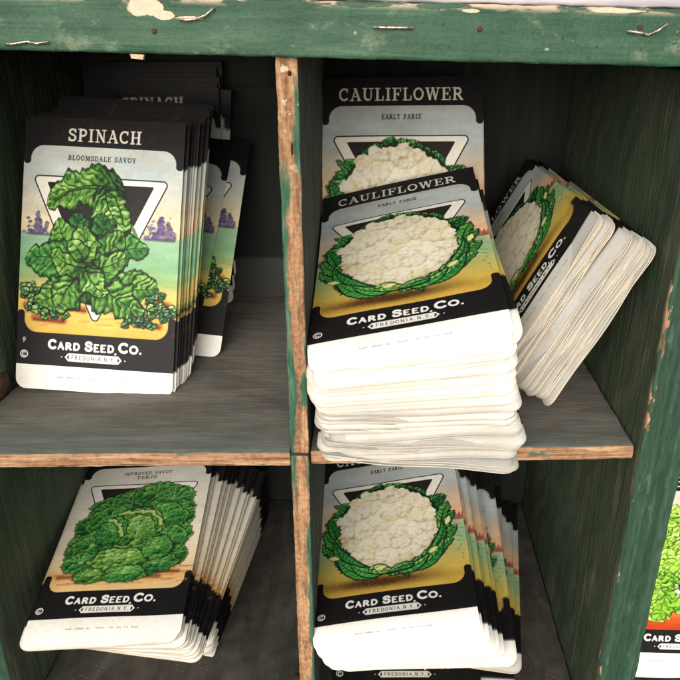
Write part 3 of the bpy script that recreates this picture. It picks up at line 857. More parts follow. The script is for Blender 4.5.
def mat_shade_painted():  # packet deep in the pigeonhole, its shade put into the base colour
    t = NT('shade_painted_paper')
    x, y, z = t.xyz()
    low = t.math('SUBTRACT', 1.0, t.ss(y, .026, .029))  # paler band for the white flap, also painted as if in shade
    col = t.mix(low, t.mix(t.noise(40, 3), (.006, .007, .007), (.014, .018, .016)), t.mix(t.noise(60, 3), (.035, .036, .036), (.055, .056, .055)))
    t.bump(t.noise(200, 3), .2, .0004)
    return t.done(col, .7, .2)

# ------------------------------------------------------------ boards
def fnoise3(P, scale, seed):
    """cheap smooth pseudo-noise from a few sine waves"""
    r = np.random.default_rng(seed); t = 0
    for k in range(6):
        d = r.normal(size=3); d /= np.linalg.norm(d); f = scale * (.6 + 1.3 * r.random())
        t = t + np.sin(P @ d * f * 6.283 + r.random() * 6.283)
    return t / 6

def board(name, quad, z0, z1, mat, parent, n=(60, 60, 6), r=.0006, rough=.0005, seed=0, axis='z', warp=0.0, chew=None):
    """a worn plank: quad = four (a, b) corners in order front-left, front-right, back-right, back-left, swept from z0 to z1 along axis"""
    q = np.array(quad, float)
    L = np.linalg.norm(q[1] - q[0]); D = np.linalg.norm(q[3] - q[0]); T = abs(z1 - z0)
    dims = np.array([L, D, T])
    def ticks(d, m):
        e = min(r, d * .3)
        inner = np.linspace(e, d - e, max(2, m))
        return np.concatenate([[0, e * .5], inner, [d - e * .5, d]])
    tk = [ticks(dims[i], n[i]) for i in range(3)]
    V = []; F = []
    def face(fixed, val, a, b, flip):
        A, B_ = np.meshgrid(tk[a], tk[b], indexing='ij')
        P = np.zeros(A.shape + (3,)); P[..., a] = A; P[..., b] = B_; P[..., fixed] = val
        base = sum(len(v) for v in V); na, nb = A.shape
        V.append(P.reshape(-1, 3))
        idx = base + np.arange(na * nb).reshape(na, nb)
        f = np.stack([idx[:-1, :-1], idx[1:, :-1], idx[1:, 1:], idx[:-1, 1:]], -1).reshape(-1, 4)
        F.append(f[:, ::-1] if flip else f)
    face(2, 0, 0, 1, True); face(2, T, 0, 1, False); face(1, 0, 0, 2, False); face(1, D, 0, 2, True); face(0, 0, 1, 2, True); face(0, L, 1, 2, False)
    P = np.concatenate(V); F = np.concatenate(F)
    # weld the six faces
    key = np.round(P * 1e7).astype(np.int64)
    _, first, inv = np.unique(key, axis=0, return_index=True, return_inverse=True)
    P = P[first]; F = inv.reshape(-1)[F]
    rr = r * (1 + .6 * fnoise3(P, 60, seed + 1) + .5 * fnoise3(P, 190, seed + 2))
    rr = np.clip(rr, r * .25, np.minimum(r * 2.2, dims.min() * .45))[:, None]
    Q = np.clip(P, rr, dims - rr)
    dv = P - Q; ln = np.linalg.norm(dv, axis=1, keepdims=True)
    N = dv / np.maximum(ln, 1e-9)
    P2 = np.where(ln > 1e-9, Q + N * np.minimum(rr, ln * 1.0), P)
    P2 = P2 + N * (rough * (.6 * fnoise3(P, 45, seed + 3) + .4 * fnoise3(P, 160, seed + 4)))[:, None]
    if chew is not None:
        P2 = chew(P2)
    u = P2[:, 0:1] / L; v = P2[:, 1:2] / D; w = P2[:, 2:3] / T
    ab = (1 - u) * (1 - v) * q[0] + u * (1 - v) * q[1] + u * v * q[2] + (1 - u) * v * q[3]
    h = z0 + w * (z1 - z0)
    if axis == 'z': X = np.concatenate([ab, h], 1)
    elif axis == 'y': X = np.stack([ab[:, 0], h[:, 0], ab[:, 1]], 1)
    X[:, 2] += warp * np.sin(X[:, 0] * 21 + seed)
    me = new_mesh(name, X, F, mat, None, True)
    # keep faces outward
    o = link(bpy.data.objects.new(name, me)); o.parent = parent
    return o

def fix_normals(o):
    bm = bmesh.new(); bm.from_mesh(o.data); bmesh.ops.recalc_face_normals(bm, faces=bm.faces); bm.to_mesh(o.data); bm.free()

def tube(name, pts, r, mat, parent, seg=8):
    pts = [Vector(p) for p in pts]; V = []; F = []
    for i, p in enumerate(pts):
        d = (pts[min(i + 1, len(pts) - 1)] - pts[max(i - 1, 0)]).normalized()
        a = d.orthogonal().normalized(); b = d.cross(a)
        if i and (a.dot(pa) < 0): a, b = -a, -b
        pa = a
        for k in range(seg):
            t = 2 * math.pi * k / seg
            V.append(p + (a * math.cos(t) + b * math.sin(t)) * r)
    for i in range(len(pts) - 1):
        for k in range(seg):
            F.append((i * seg + k, i * seg + (k + 1) % seg, (i + 1) * seg + (k + 1) % seg, (i + 1) * seg + k))
    o = link(bpy.data.objects.new(name, new_mesh(name, [tuple(v) for v in V], F, mat, None, True))); o.parent = parent
    return o

def disc(name, c, r, mat, parent, seed=0, depth=.0008, axis=1):
    """a nail head: low dome of slightly irregular outline facing the viewer (axis 1) or up (axis 2)"""
    rg = random.Random(seed); bm = bmesh.new(); rings = []
    for rr, dd in ((1, .4), (1, 0), (.75, -.35), (.35, -.5)):
        ring = []
        for k in range(14):
            a = 6.2832 * k / 14; q = r * rr * (1 + .08 * math.sin(2 * a + seed))
            if axis == 1: ring.append(bm.verts.new((c[0] + q * math.cos(a), c[1] + dd * depth, c[2] + q * math.sin(a))))
            else: ring.append(bm.verts.new((c[0] + q * math.cos(a), c[1] + q * math.sin(a), c[2] - dd * depth)))
        rings.append(ring)
    for A, B_ in zip(rings, rings[1:]):
        for k in range(14): bm.faces.new((A[k], A[(k + 1) % 14], B_[(k + 1) % 14], B_[k]))
    bm.faces.new(rings[-1]); bm.faces.new(rings[0][::-1])
    bmesh.ops.recalc_face_normals(bm, faces=bm.faces)
    me = bpy.data.meshes.new(name); bm.to_mesh(me); bm.free(); me.materials.append(mat)
    o = link(bpy.data.objects.new(name, me)); o.parent = parent
    return o

# ------------------------------------------------------------ packets
class Shape:
    """bent, seed-filled envelope: maps (u, v) in [-.5,.5]x[0,1] to its front and back sheets"""
    def __init__(self, bend=0.0, flap=0.0, puff=.0005, seed=0, warp=.0003, edge=.00035, twist=0.0):
        vs = np.linspace(0, 1, 241)
        th = -bend * (vs - .4) + flap * np.maximum(0, (.11 - vs) / .11)
        y = np.concatenate([[0], np.cumsum(np.cos(th[:-1]))]) / 240 * PH; z = np.concatenate([[0], np.cumsum(np.sin(th[:-1]))]) / 240 * PH
        i = np.searchsorted(vs, .4)
        self.vs, self.y, self.z, self.th = vs, y - y[i] + .4 * PH, z - z[i], th
        r = np.random.default_rng(seed)
        self.puff, self.warp, self.edge, self.ph, self.twist = puff, warp, edge, r.random(8) * 6.283, twist
    def at(self, u, v, front, lift=0.0):
        r = .0052
        yy = v * PH
        half = np.where(yy < r, PW / 2 - r + np.sqrt(np.maximum(r * r - (r - np.minimum(yy, r)) ** 2, 0)), PW / 2)
        x = u * 2 * half
        y = np.interp(v, self.vs, self.y); z = np.interp(v, self.vs, self.z); th = np.interp(v, self.vs, self.th)
        p = self.ph
        belly = (1 - np.abs(2 * u) ** 2.6) * np.sin(np.pi * np.clip(v * .96 + .02, 0, 1)) ** .7
        t = self.edge + self.puff * belly * (1 + .35 * np.sin(9 * u + p[0]) * np.sin(11 * v + p[1]))
        wv = self.warp * (np.sin(5.3 * u + p[2] + 3 * v) + .7 * np.sin(9.1 * u * (1 - v) + p[3]) + .6 * np.sin(6 * v + p[4]))
        wv = wv + self.twist * u * (1 - v) ** 2
        n = wv + (t if front else -t * .8) + lift
        return np.stack([x, y - np.sin(th) * n, z + np.cos(th) * n], -1)

def grid_faces(nx, ny):
    idx = np.arange(nx * ny).reshape(ny, nx)
    return np.stack([idx[:-1, :-1], idx[:-1, 1:], idx[1:, 1:], idx[1:, :-1]], -1).reshape(-1, 4)

def uv_grid(nx, ny):
    u = np.linspace(-.5, .5, nx); v = np.linspace(1, 0, ny)      # row 0 = top of the packet
    # tighter rows through the rounded bottom
    U, V = np.meshgrid(u, v)
    return U, V

WHITE_PAPER = np.array([.83, .81, .77])
def sample(rgb, U, V):
    i = np.clip(np.round((U + .5) * (NX - 1)).astype(int), 0, NX - 1); j = np.clip(np.round((1 - V) * (NY - 1)).astype(int), 0, NY - 1)
    return rgb[j, i]

def lite_mesh(name, lin, small, shape, nx=41, ny=91, grime=(.86, .74, .58), tint=None, wear=.25):
    """whole packet as one mesh: printed front, plain back, folded edges that carry the print round the side"""
    u = np.linspace(-.5, .5, nx)
    v = np.concatenate([np.linspace(1, .045, ny - 10), np.linspace(.045, 0, 11)[1:]])
    U, V = np.meshgrid(u, v)
    cf = sample(small, U, V).reshape(-1, 3)
    if tint is not None: cf = cf * np.array(tint)
    # handled paper: the white flap is greyed towards its free edges
    e = np.minimum((.5 - np.abs(U)) * PW, V * PH).reshape(-1)
    k_ = wear * np.clip(1 - e / .0016, 0, 1) * (cf.mean(1) > .4)
    cf = cf * (1 - k_[:, None] * np.array([.88, .96, 1.06]))
    Pf = shape.at(U, V, True).reshape(-1, 3); Pb = shape.at(U, V, False).reshape(-1, 3)
    F = grid_faces(nx, ny)[:, ::-1]
    n = nx * ny
    idx = np.arange(n).reshape(ny, nx)
    loop = np.concatenate([idx[0, :], idx[1:, -1], idx[-1, -2::-1], idx[-2:0:-1, 0]])
    S0, S1 = Pf[loop], Pb[loop]
    m = len(loop)
    cs = cf[loop].copy()
    top = np.zeros(m, bool); top[:nx] = True
    cs[top] = np.array([.50, .42, .30])
    cs = np.where((cs.mean(1) > .55)[:, None], cs * np.array(grime), cs)
    k = np.arange(m); k2 = (k + 1) % m
    FS = np.stack([2 * n + k, 2 * n + k2, 2 * n + m + k2, 2 * n + m + k], -1)
    P = np.concatenate([Pf, Pb, S0, S1]); C = np.concatenate([cf, np.tile(WHITE_PAPER * .8, (n, 1)), cs, cs * .92])
    FF = np.concatenate([F, F[:, ::-1] + n, FS])
    sm = np.concatenate([np.ones(2 * len(F), bool), np.zeros(len(FS), bool)])
    return new_mesh(name, P, FF, MP, C, sm)

def art_parts(prefix, lin, shape):
    """the printed front at full resolution, split into the four printed fields"""
    U, V = uv_grid(NX, NY)
    P = shape.at(U, V, True, .00012).reshape(-1, 3)
    C = lin.reshape(-1, 3)
    F = grid_faces(NX, NY)[:, ::-1]
    pm = (PANEL < 0)
    cls = np.where(GY > BAND_BOT, 3, np.where(pm, 1, np.where(GY < 60, 0, 2)))
    fc = cls[:-1, :-1].reshape(-1)
    out = []
    for k, nm in enumerate(('title_band', 'picture_panel', 'name_band', 'bottom_flap')):
        f = F[fc == k]
        used, inv = np.unique(f.reshape(-1), return_inverse=True)
        out.append((nm, new_mesh(nm, P[used], inv.reshape(-1, 4), MP, C[used], True)))
    return out

def pose(o, loc, x, y):
    x = Vector(x).normalized(); y = Vector(y); y = (y - x * y.dot(x)).normalized(); z = x.cross(y)
    M = Matrix((x, y, z)).transposed().to_4x4(); M.translation = Vector(loc)
    o.matrix_world = M
    return o

def describe(o, label, group=None):
    o['label'] = label; o['category'] = 'seed packet'
    if group: o['group'] = group
    return o

def packet(mesh, loc, x, y, label, group=None, parts=None):
    o = link(bpy.data.objects.new('seed_packet', mesh))
    pose(o, loc, x, y); describe(o, label, group)
    for nm, me in parts or ():
        c = link(bpy.data.objects.new(nm, me)); c.parent = o
    return o

def lerp(a, b, t): return tuple(p + (q - p) * t for p, q in zip(a, b))
# ---------------------------------------------------------------- materials and artwork
MP = mat_print(); MSH = mat_shelf(); MDV = mat_divider(); MSD = mat_side()
CHIPS = [(-.0770, .1702, .0062, .0030), (-.0705, .1678, .0035, .0014), (-.0622, .1670, .0045, .0008), (-.1330, .1660, .002, .0012), (.0290, .1712, .003, .0006), (.0760, .1722, .009, .0008)]
MTP = mat_top(); MCP = mat_cap(); MBK = mat_back(); MFL = mat_floor(); MME = mat_metal(); MRU = mat_rust(); MRW = mat_raw(); MCD = mat_shade_painted()

def ink(rgb):
    return (to_linear(np.clip(rgb, 0, 1)) * .84 + .004).astype(np.float32)
def soft(lin, k=3):
    a = lin.copy(); n = 1
    for d in range(1, k):
        for ax in (0, 1):
            a = a + np.roll(lin, d, ax) + np.roll(lin, -d, ax); n += 2
    a = a / n
    a[:k] = lin[:k]; a[-k:] = lin[-k:]; a[:, :k] = lin[:, :k]; a[:, -k:] = lin[:, -k:]
    return a
L_SP, L_CA, L_CB, L_LE = ink(art_spinach()), ink(art_cauliflower()), ink(art_cabbage()), ink(art_lettuce())
S_SP, S_CA, S_CB, S_LE = soft(L_SP), soft(L_CA), soft(L_CB), soft(L_LE)

def hero(nm, lin, small, shape, nx=61, ny=121):
    return lite_mesh(nm, lin, small, shape, nx, ny), art_parts(nm, lin, shape)

# ---------------------------------------------------------------- the display rack
rack = link(bpy.data.objects.new('display_rack', None))
rack['label'] = 'weathered green painted wooden display rack with pigeonholes holding the seed packets'; rack['category'] = 'display rack'
TILT = math.atan(.0288)

def tilt(o):
    o.rotation_euler = (0, TILT, 0); return o

sl = board('shelf', [(-.1790, -.0074), (-.0306, -.0022), (-.0306, .197), (-.1735, .197)], -.0066, 0, MSH, rack, (90, 70, 4), .0007, .0005, 3, warp=.0002)
sr = board('shelf', [(-.0221, -.0006), (.1178, .0066), (.1240, .197), (-.0221, .197)], -.0066, 0, MSH, rack, (90, 70, 4), .0009, .0005, 4, warp=.0002)
dv = board('divider', [(-.0303, -.0035), (-.0225, -.0035), (-.0225, .199), (-.0303, .199)], .0004, .1590, MDV, rack, (6, 40, 120), .0008, .0005, 5)
dl = board('divider', [(-.0303, -.0043), (-.0226, -.0043), (-.0226, .199), (-.0303, .199)], -.1708, -.0002, MDV, rack, (6, 40, 120), .0008, .0005, 6)
pr = board('side_board', [(.1183, .0015), (.1369, .0015), (.1440, .199), (.1252, .199)], -.235, .1510, MSD, rack, (14, 50, 160), .0012, .0007, 7)
pl = board('side_board', [(-.1990, .0000), (-.1803, .0000), (-.1740, .199), (-.1930, .199)], -.235, .1588, MSD, rack, (14, 50, 160), .0012, .0007, 8)
tb = tilt(board('top_board', [(-.235, -.0072), (.300, -.0072), (.300, .1988), (-.235, .1988)], .1560, .1733, MTP, rack, (220, 40, 12), .0010, .0006, 9))
cb = tilt(board('cap_board', [(-.235, -.0050), (.300, -.0050), (.300, .200), (-.235, .200)], .17345, .1870, MCP, rack, (160, 30, 8), .0012, .0007, 10))
bb = board('back_board', [(-.235, .1995), (.300, .1995), (.300, .2070), (-.235, .2070)], -.2350, .1640, MBK, rack, (40, 4, 40), .0008, .0004, 11)
fb = board('bottom_board', [(-.1800, -.0060), (.1176, -.0060), (.1245, .199), (-.1740, .199)], -.1800, -.1710, MFL, rack, (120, 80, 5), .0010, .0005, 12)
gb = board('bottom_board', [(.1375, -.0060), (.300, -.0060), (.300, .199), (.1440, .199)], -.2250, -.2160, MFL, rack, (40, 40, 5), .0010, .0005, 13)
for o in (sl, sr, dv, dl, pr, pl, tb, cb, bb, fb, gb): fix_normals(o)
pr['label'] = 'right side board with ridged green front edge and bare chips'
tb['label'] = 'light green top board with staples, chips and nail holes'
cb['label'] = 'bare grey board along the very top'

def U(x, z): return (x, z + .0288 * x)     # picture-plane point -> the board's own untilted frame
def staple(pts, r=.00042, lift=.0086):
    P = []
    for i, (x, z) in enumerate(pts):
        a, b = U(x, z); P.append((a, -lift - .0003 * math.sin(i * 2.1), b))
    P = [(P[0][0], -.0062, P[0][2])] + P + [(P[-1][0], -.0066, P[-1][2])]
    o = tube('staple', P, r, MME, tb); return o
staple([(-.1240, .1614), (-.1217, .1614), (-.1165, .1621), (-.1133, .1615), (-.1095, .1619)])
staple([(-.0654, .1685), (-.0632, .1682), (-.0598, .1685), (-.0564, .1697), (-.0540, .1716)])
staple([(-.0020, .1657), (.0016, .1656), (.0065, .1655), (.0107, .1654)])
staple([(.0798, .1640), (.0839, .1634), (.0863, .1628), (.0892, .1642), (.0915, .1660)])
for i, (x, z) in enumerate(((-.0741, .1650), (.0324, .1649), (.0837, .1650))):
    a, b = U(x, z); disc('nail', (a, -.0074, b), .0009, MRU, tb, i)
disc('nail', (-.0360, .0325, -.1708), .0022, MRU, fb, 5, .001, 2)
# a pale sliver of wood split from the top board's lower arris
a, b = U(-.0805, .1571)
bm = bmesh.new()
v = [bm.verts.new(p) for p in ((a - .0022, -.0076, b + .0010), (a + .0024, -.0076, b + .0008), (a + .0021, -.0078, b - .0007), (a - .0019, -.0078, b - .0004),
                               (a - .0022, -.0060, b + .0010), (a + .0024, -.0060, b + .0008), (a + .0021, -.0060, b - .0007), (a - .0019, -.0060, b - .0004))]
for f in ((0, 3, 2, 1), (4, 5, 6, 7), (0, 1, 5, 4), (1, 2, 6, 5), (2, 3, 7, 6), (3, 0, 4, 7)): bm.faces.new([v[k] for k in f])
bmesh.ops.recalc_face_normals(bm, faces=bm.faces)
me = bpy.data.meshes.new('splinter'); bm.to_mesh(me); bm.free(); me.materials.append(MRW)
o = link(bpy.data.objects.new('splinter', me)); o.parent = tb
# rough brown knot in the left board beside the spinach
bm = bmesh.new(); bmesh.ops.create_icosphere(bm, subdivisions=3, radius=1)
rk = np.random.default_rng(3)
for q in bm.verts:
    p = np.array(q.co); k = 1 + .35 * float(fnoise3(p[None], .5, 8)[0]) + .2 * float(fnoise3(p[None], 1.4, 9)[0])
    q.co = Vector((-.1785 + .0022 * p[0] * k, .047 + .0065 * p[1] * k, .0060 + .0060 * p[2] * k))
me = bpy.data.meshes.new('knot'); bm.to_mesh(me); bm.free(); me.materials.append(MRU)
o = link(bpy.data.objects.new('knot', me)); o.parent = pl

# ---------------------------------------------------------------- seed packets
R = random.Random(4)
J = lambda a: R.uniform(-a, a)
flat = Shape(0, .10, .0005, 1); 
# --- upper left pigeonhole: spinach
sp_sh = Shape(.05, .06, .0006, 2, .0002)
SPB, SPP = hero('seed_packet', L_SP, S_SP, sp_sh)
SPL = [lite_mesh('seed_packet', L_SP, S_SP, Shape(J(.06), J(.12), .0005, 20 + k, .0004, .00035, J(.002)), 51, 101) for k in range(4)]
Ax, Ay, An = Vector((.9982, -.0372, -.0469)), Vector((.0568, .3443, .9372)), Vector((-.0187, -.9381, .3458))
A0 = Vector((-.1347, .0505, .0003))
packet(SPB, A0, Ax, Ay, 'spinach packet standing at the front of its stack, whole picture and title in view', 'spinach packets in the upper left pigeonhole', SPP)
SPT = [lite_mesh('seed_packet', L_SP, S_SP, Shape(.05 + J(.01), .06 + J(.08), .0002, 30 + k, .0002, .0003, J(.002)), 61, 121) for k in range(5)]
for k in range(20):
    d = .0014 + .00125 * k
    rz = J(.009) - .0012 * min(k, 12)
    x = (Ax + Ay * rz); y = (Ay - Ax * rz)
    up = J(.0008) if k < 11 else .0008 * (k - 10) + J(.001)
    packet(SPT[k % 5], A0 - An * d + Ax * (.00030 * min(k + 1, 13) + J(.0005)) + Ay * (d * .36 + up), x, y,
           'spinach packet showing only its folded edge, close behind the front spinach packet', 'spinach packets showing only an edge behind the front one')
def lean(loc, roll, back, yaw=0.0):
    """upright packet leaning back by an angle and rolled clockwise in its own plane"""
    x = Vector((math.cos(yaw), math.sin(yaw), 0)); f = Vector((-math.sin(yaw), math.cos(yaw), 0))
    y = f * math.sin(back) + Vector((0, 0, 1)) * math.cos(back)
    return Vector(loc), x * math.cos(roll) - y * math.sin(roll), y * math.cos(roll) + x * math.sin(roll)
packet(SPB, Vector((-.1321, .0831, .0088)), Vector((.9729, .091, -.2127)), Vector((.1067, .6392, .7616)), 'spinach packet tilted clockwise, right strip of its picture showing behind the front stack', 'spinach packets in the upper left pigeonhole', SPP)
packet(SPB, Vector((-.1192, .0935, .0046)), Vector((.992, .0, -.100)), Vector((-.055, .615, .785)), 'spinach packet with leaf edge and white flap corner showing behind the tilted one', 'spinach packets in the upper left pigeonhole', SPP)
packet(SPL[0], Vector((-.1309, .1750, .0040)), Vector((.996, 0, -.087)), Vector((.0867, .06, .99)), 'spinach packet showing a thin sliver deepest behind the white flap corners', 'spinach packets in the upper left pigeonhole')
SPK = lite_mesh('seed_packet', L_SP, S_SP, Shape(0, .05, .0002, 37, .0002, .0003), 161, 241)
for k in range(6):
    l, x, y = lean((-.1270 + J(.002), .1775 + .0022 * k, .0015 + .0028 * k + J(.0005)), J(.008), .01, 0)
    packet(SPK if k < 5 else SPB, l, x, y, 'spinach packet standing in deep shadow at the back, black top edge showing', 'spinach packets with only the top edge showing in shadow', SPP if k == 5 else None)
dim_packet = lite_mesh('shade_painted_packet', L_SP, np.zeros_like(S_SP) + .022, Shape(0, 0, .0001, 95, .0003, .0003), 31, 61)  # stands in for a packet lost in the dark, shade painted into its colour
dim_packet.materials.clear(); dim_packet.materials.append(MCD)
dim_packet = link(bpy.data.objects.new('shade_painted_packet', dim_packet))
pose(dim_packet, (-.0920, .1935, .0006), (1, 0, 0), (0, .02, 1))
dim_packet['label'] = 'dim packet with its shade painted dark grey, rounded lower corner, beside the divider'; dim_packet['category'] = 'dim_packet'

# --- upper right pigeonhole: the pile of cauliflower
b_sh = Shape(-.17, 1.03, .0007, 3, .0002)
CAB, CAP = hero('seed_packet', L_CA, S_CA, b_sh)
# the top flap of the pile has yellowed a little like the sheets under it
for nm_, me_ in CAP:
    if nm_ == 'bottom_flap':
        at_ = me_.color_attributes['print']; buf = np.empty(len(me_.vertices) * 4, np.float32); at_.data.foreach_get('color', buf)
        at_.data.foreach_set('color', (buf.reshape(-1, 4) * np.array([.95, .945, .93, 1], np.float32)).ravel())
c_sh = Shape(.02, .05, .0005, 4, .0002)
CCB, CCP = hero('seed_packet', L_CA, S_CA, c_sh)
CAL = [lite_mesh('seed_packet', L_CA, S_CA, Shape(-.028 * k, .10 + .15 * k + J(.12), .0003, 40 + k, .0005, .00022, J(.006)), 81, 141, (.47, .40, .32), [(.91, .91, .90), (1, 1, .99), (.86, .855, .84), (.96, .96, .95), (.89, .885, .87), (1, .995, .98), (.93, .93, .92)][k], .34) for k in range(7)]
CAF = [lite_mesh('seed_packet', L_CA, S_CA, Shape(-.05 + J(.02), .12 + J(.1), .0005, 60 + k, .0003, .0004, J(.003)), 81, 151) for k in range(4)]
CAT = [lite_mesh('seed_packet', L_CA, S_CA, Shape(.02 + J(.02), .06 + J(.1), .0002, 70 + k, .0004, .0002, J(.004)), 61, 121, (.95, .86, .72)) for k in range(5)]
CAD = [lite_mesh('seed_packet', L_CA, S_CA, Shape(-.34 + .07 * k, .95 - .15 * k, .0005, 75 + k, .0002, .0004, 0), 81, 151) for k in range(4)]
GP = 'cauliflower packets in the tall pile'
top = dict(l=Vector((.0169, -.0143, .0537)), x=Vector((.9721, -.0692, .2243)), y=Vector((.0094, .9662, .2575)))
bot = dict(l=Vector((.0236, -.0128, .0016)), x=Vector((1, 0, .0)), y=Vector((0, 1, .012)))
packet(CAB, top['l'], top['x'], top['y'], 'cauliflower packet lying on top of the tall pile, picture and title in view', GP, CAP)
NP = 44
for k in range(1, NP + 1):
    t = k / NP
    l = top['l'].lerp(bot['l'], t); x = top['x'].lerp(bot['x'], t ** .8); y = top['y'].lerp(bot['y'], t)
    yaw = J(.024)
    jx, jy = J(.0014), J(.0024)
    if 17 <= k <= 24: jx += .0016
    if 31 <= k <= 35: jx += .0032; yaw -= .012
    if 36 <= k <= 41: jx -= .0006
    if k == 1: yaw, jx, jy = -.035, .0040, .0006
    x2 = x - y * yaw; y2 = y + x * yaw
    if k <= 2: t = (.0018, .0042)[k - 1] / .052; l = top['l'].lerp(bot['l'], t)
    m = CAL[min(6, max(0, int((1 - t) * 6 + J(.8) + .5)))]
    lab, g = 'cauliflower packet within the tall pile, only its white edge and black side corner showing', 'cauliflower packets showing only an edge in the tall pile'
    if k == 1: lab, g = 'cauliflower packet directly under the top one of the tall pile, right edge showing', GP
    if k == NP: lab, g = 'lowest cauliflower packet of the tall pile, overhanging the front edge of the shelf', GP
    packet(m, l + Vector((jx, jy, 0)), x2, y2, lab, g)
# upright behind the pile
C0 = dict(l=Vector((.0156, .0376, .0294)), x=Vector((.998, -.0621, .0135)), y=Vector((.0214, .5285, .8487)))
BACKC = (Vector((.0206, .0905, .0076)), Vector((.9999, -.0134, .0085)), Vector((-.003, .3679, .9299)))
SC = 1.08
o = packet(CCB, *BACKC, 'upright cauliflower packet in shadow behind the tall pile, lower half hidden', 'cauliflower packets standing behind the tall pile', CCP)
o.matrix_world = o.matrix_world @ Matrix.Scale(SC, 4)
for k in range(2):
    nn = BACKC[1].cross(BACKC[2]).normalized()
    o = packet(CAF[k], BACKC[0] - nn * .0022 * (k + 1) + Vector((.0016 * (k + 1), 0, .0004)), BACKC[1] - BACKC[2] * (-.01 * (k + 1)), BACKC[2],
               'cauliflower packet showing a sliver of right edge behind the upright shadowed packet', 'cauliflower packets showing a sliver behind the upright one')
    o.matrix_world = o.matrix_world @ Matrix.Scale(SC, 4)
# leaning stack against the right board
Dx, Dy, Dn = Vector((.4682, -.0105, .8836)), Vector((-.0283, .9992, .0268)), Vector((-.8832, -.0376, .4675))
D0 = Vector((.0796, .0288, .0590))
GD = 'cauliflower packets leaning on the right board'
packet(CCB, D0, Dx, Dy, 'cauliflower packet on its side facing left, front of the leaning bundle', GD, CCP)
for k in range(1, 22):
    t = .00098 * k + (.0012 if k > 6 else 0)
    s = -.0005 * k if k <= 6 else (-.0085 - .0003 * (k - 7) + J(.0018))
    dx = J(.0010)
    yaw = J(.015)
    x2 = Dx - Dy * yaw; y2 = Dy + Dx * yaw
    l = D0 - Dn * t + Dy * s + Dx * dx
    low = (l - x2 * .04).z
    l = l + Vector((0, 0, max(0, .0006 - low)))
    lab, g = 'cauliflower packet within the leaning bundle, only its white flap edge showing', 'cauliflower packets showing only a flap edge in the leaning bundle'
    if k == 7: lab, g = 'first cauliflower packet after the dark gap in the leaning bundle, its flap pushed forward', GD
    if k == 21: lab, g = 'last cauliflower packet of the leaning bundle, nearest the right side board', GD
    packet(CAT[k % 5], l, x2, y2, lab, g)

# --- lower left pigeonhole: savoy cabbage
e_sh = Shape(-.06, .32, .0006, 5, .0003)
CBB, CBP = hero('seed_packet', L_CB, S_CB, e_sh)
CBL = [lite_mesh('seed_packet', L_CB, S_CB, Shape(-.06 + J(.01), .32 + J(.05), .0004, 80 + k, .0003, .0004, J(.002)), 61, 121) for k in range(4)]
GE = 'savoy cabbage packets in the lower left pigeonhole'
E0 = dict(l=Vector((-.1299, .0003, -.1119)), x=Vector((.9981, .0322, .0528)), y=Vector((-.0413, .9828, .1798)))
E1 = dict(l=Vector((-.1233, .0120, -.1340)), x=Vector((.985, -.14, .02)), y=Vector((.14, .97, .19)))
packet(CBB, E0['l'], E0['x'], E0['y'], 'savoy cabbage packet on top of its fanned pile, crinkled green head in view', GE, CBP)
NE = 13
TE = [.04, .10, .22, .27, .31, .46, .50, .63, .67, .80, .85, .96, 1.0]
for k in range(1, NE + 1):
    t = k / NE; tx = TE[k - 1]
    l = E0['l'].lerp(E1['l'], t); x = E0['x'].lerp(E1['x'], tx); y = E0['y'].lerp(E1['y'], tx); l.x += (E1['l'].x - E0['l'].x) * (tx - t)
    jx, jy = J(.0008), J(.0030); q_ = J(.012); x, y = x - y * q_, y + x * q_
    if k == 1: jx, jy, x, y = -.0014, -.0030, E0['x'] + E0['y'] * .010, E0['y'] - E0['x'] * .010
    lab, g = 'savoy cabbage packet fanned to the right under the top one, pale edge strip showing', 'savoy cabbage packets fanned out under the top one'
    if k == 1: lab, g = 'savoy cabbage packet just under the top one, white flap sticking out below it', GE
    if k == NE: lab, g = 'savoy cabbage packet at the bottom of the fan, turned furthest to the right', GE
    packet(CBL[k % 4], l + Vector((jx, jy, 0)), x, y, lab, g)
for k in range(12):
    t = (k + 1) / 12
    packet(CBL[k % 4], E1['l'].lerp(Vector((-.1245, .018, -.1696)), t) + Vector((J(.0008) - .002, .030 + J(.001), 0)), E1['x'].lerp(Vector((.99, -.12, 0)), t), E1['y'].lerp(Vector((.12, .99, .0)), t),
           'savoy cabbage packet flat under the fan, near the floor of its pigeonhole', 'savoy cabbage packets flat beneath the fan')

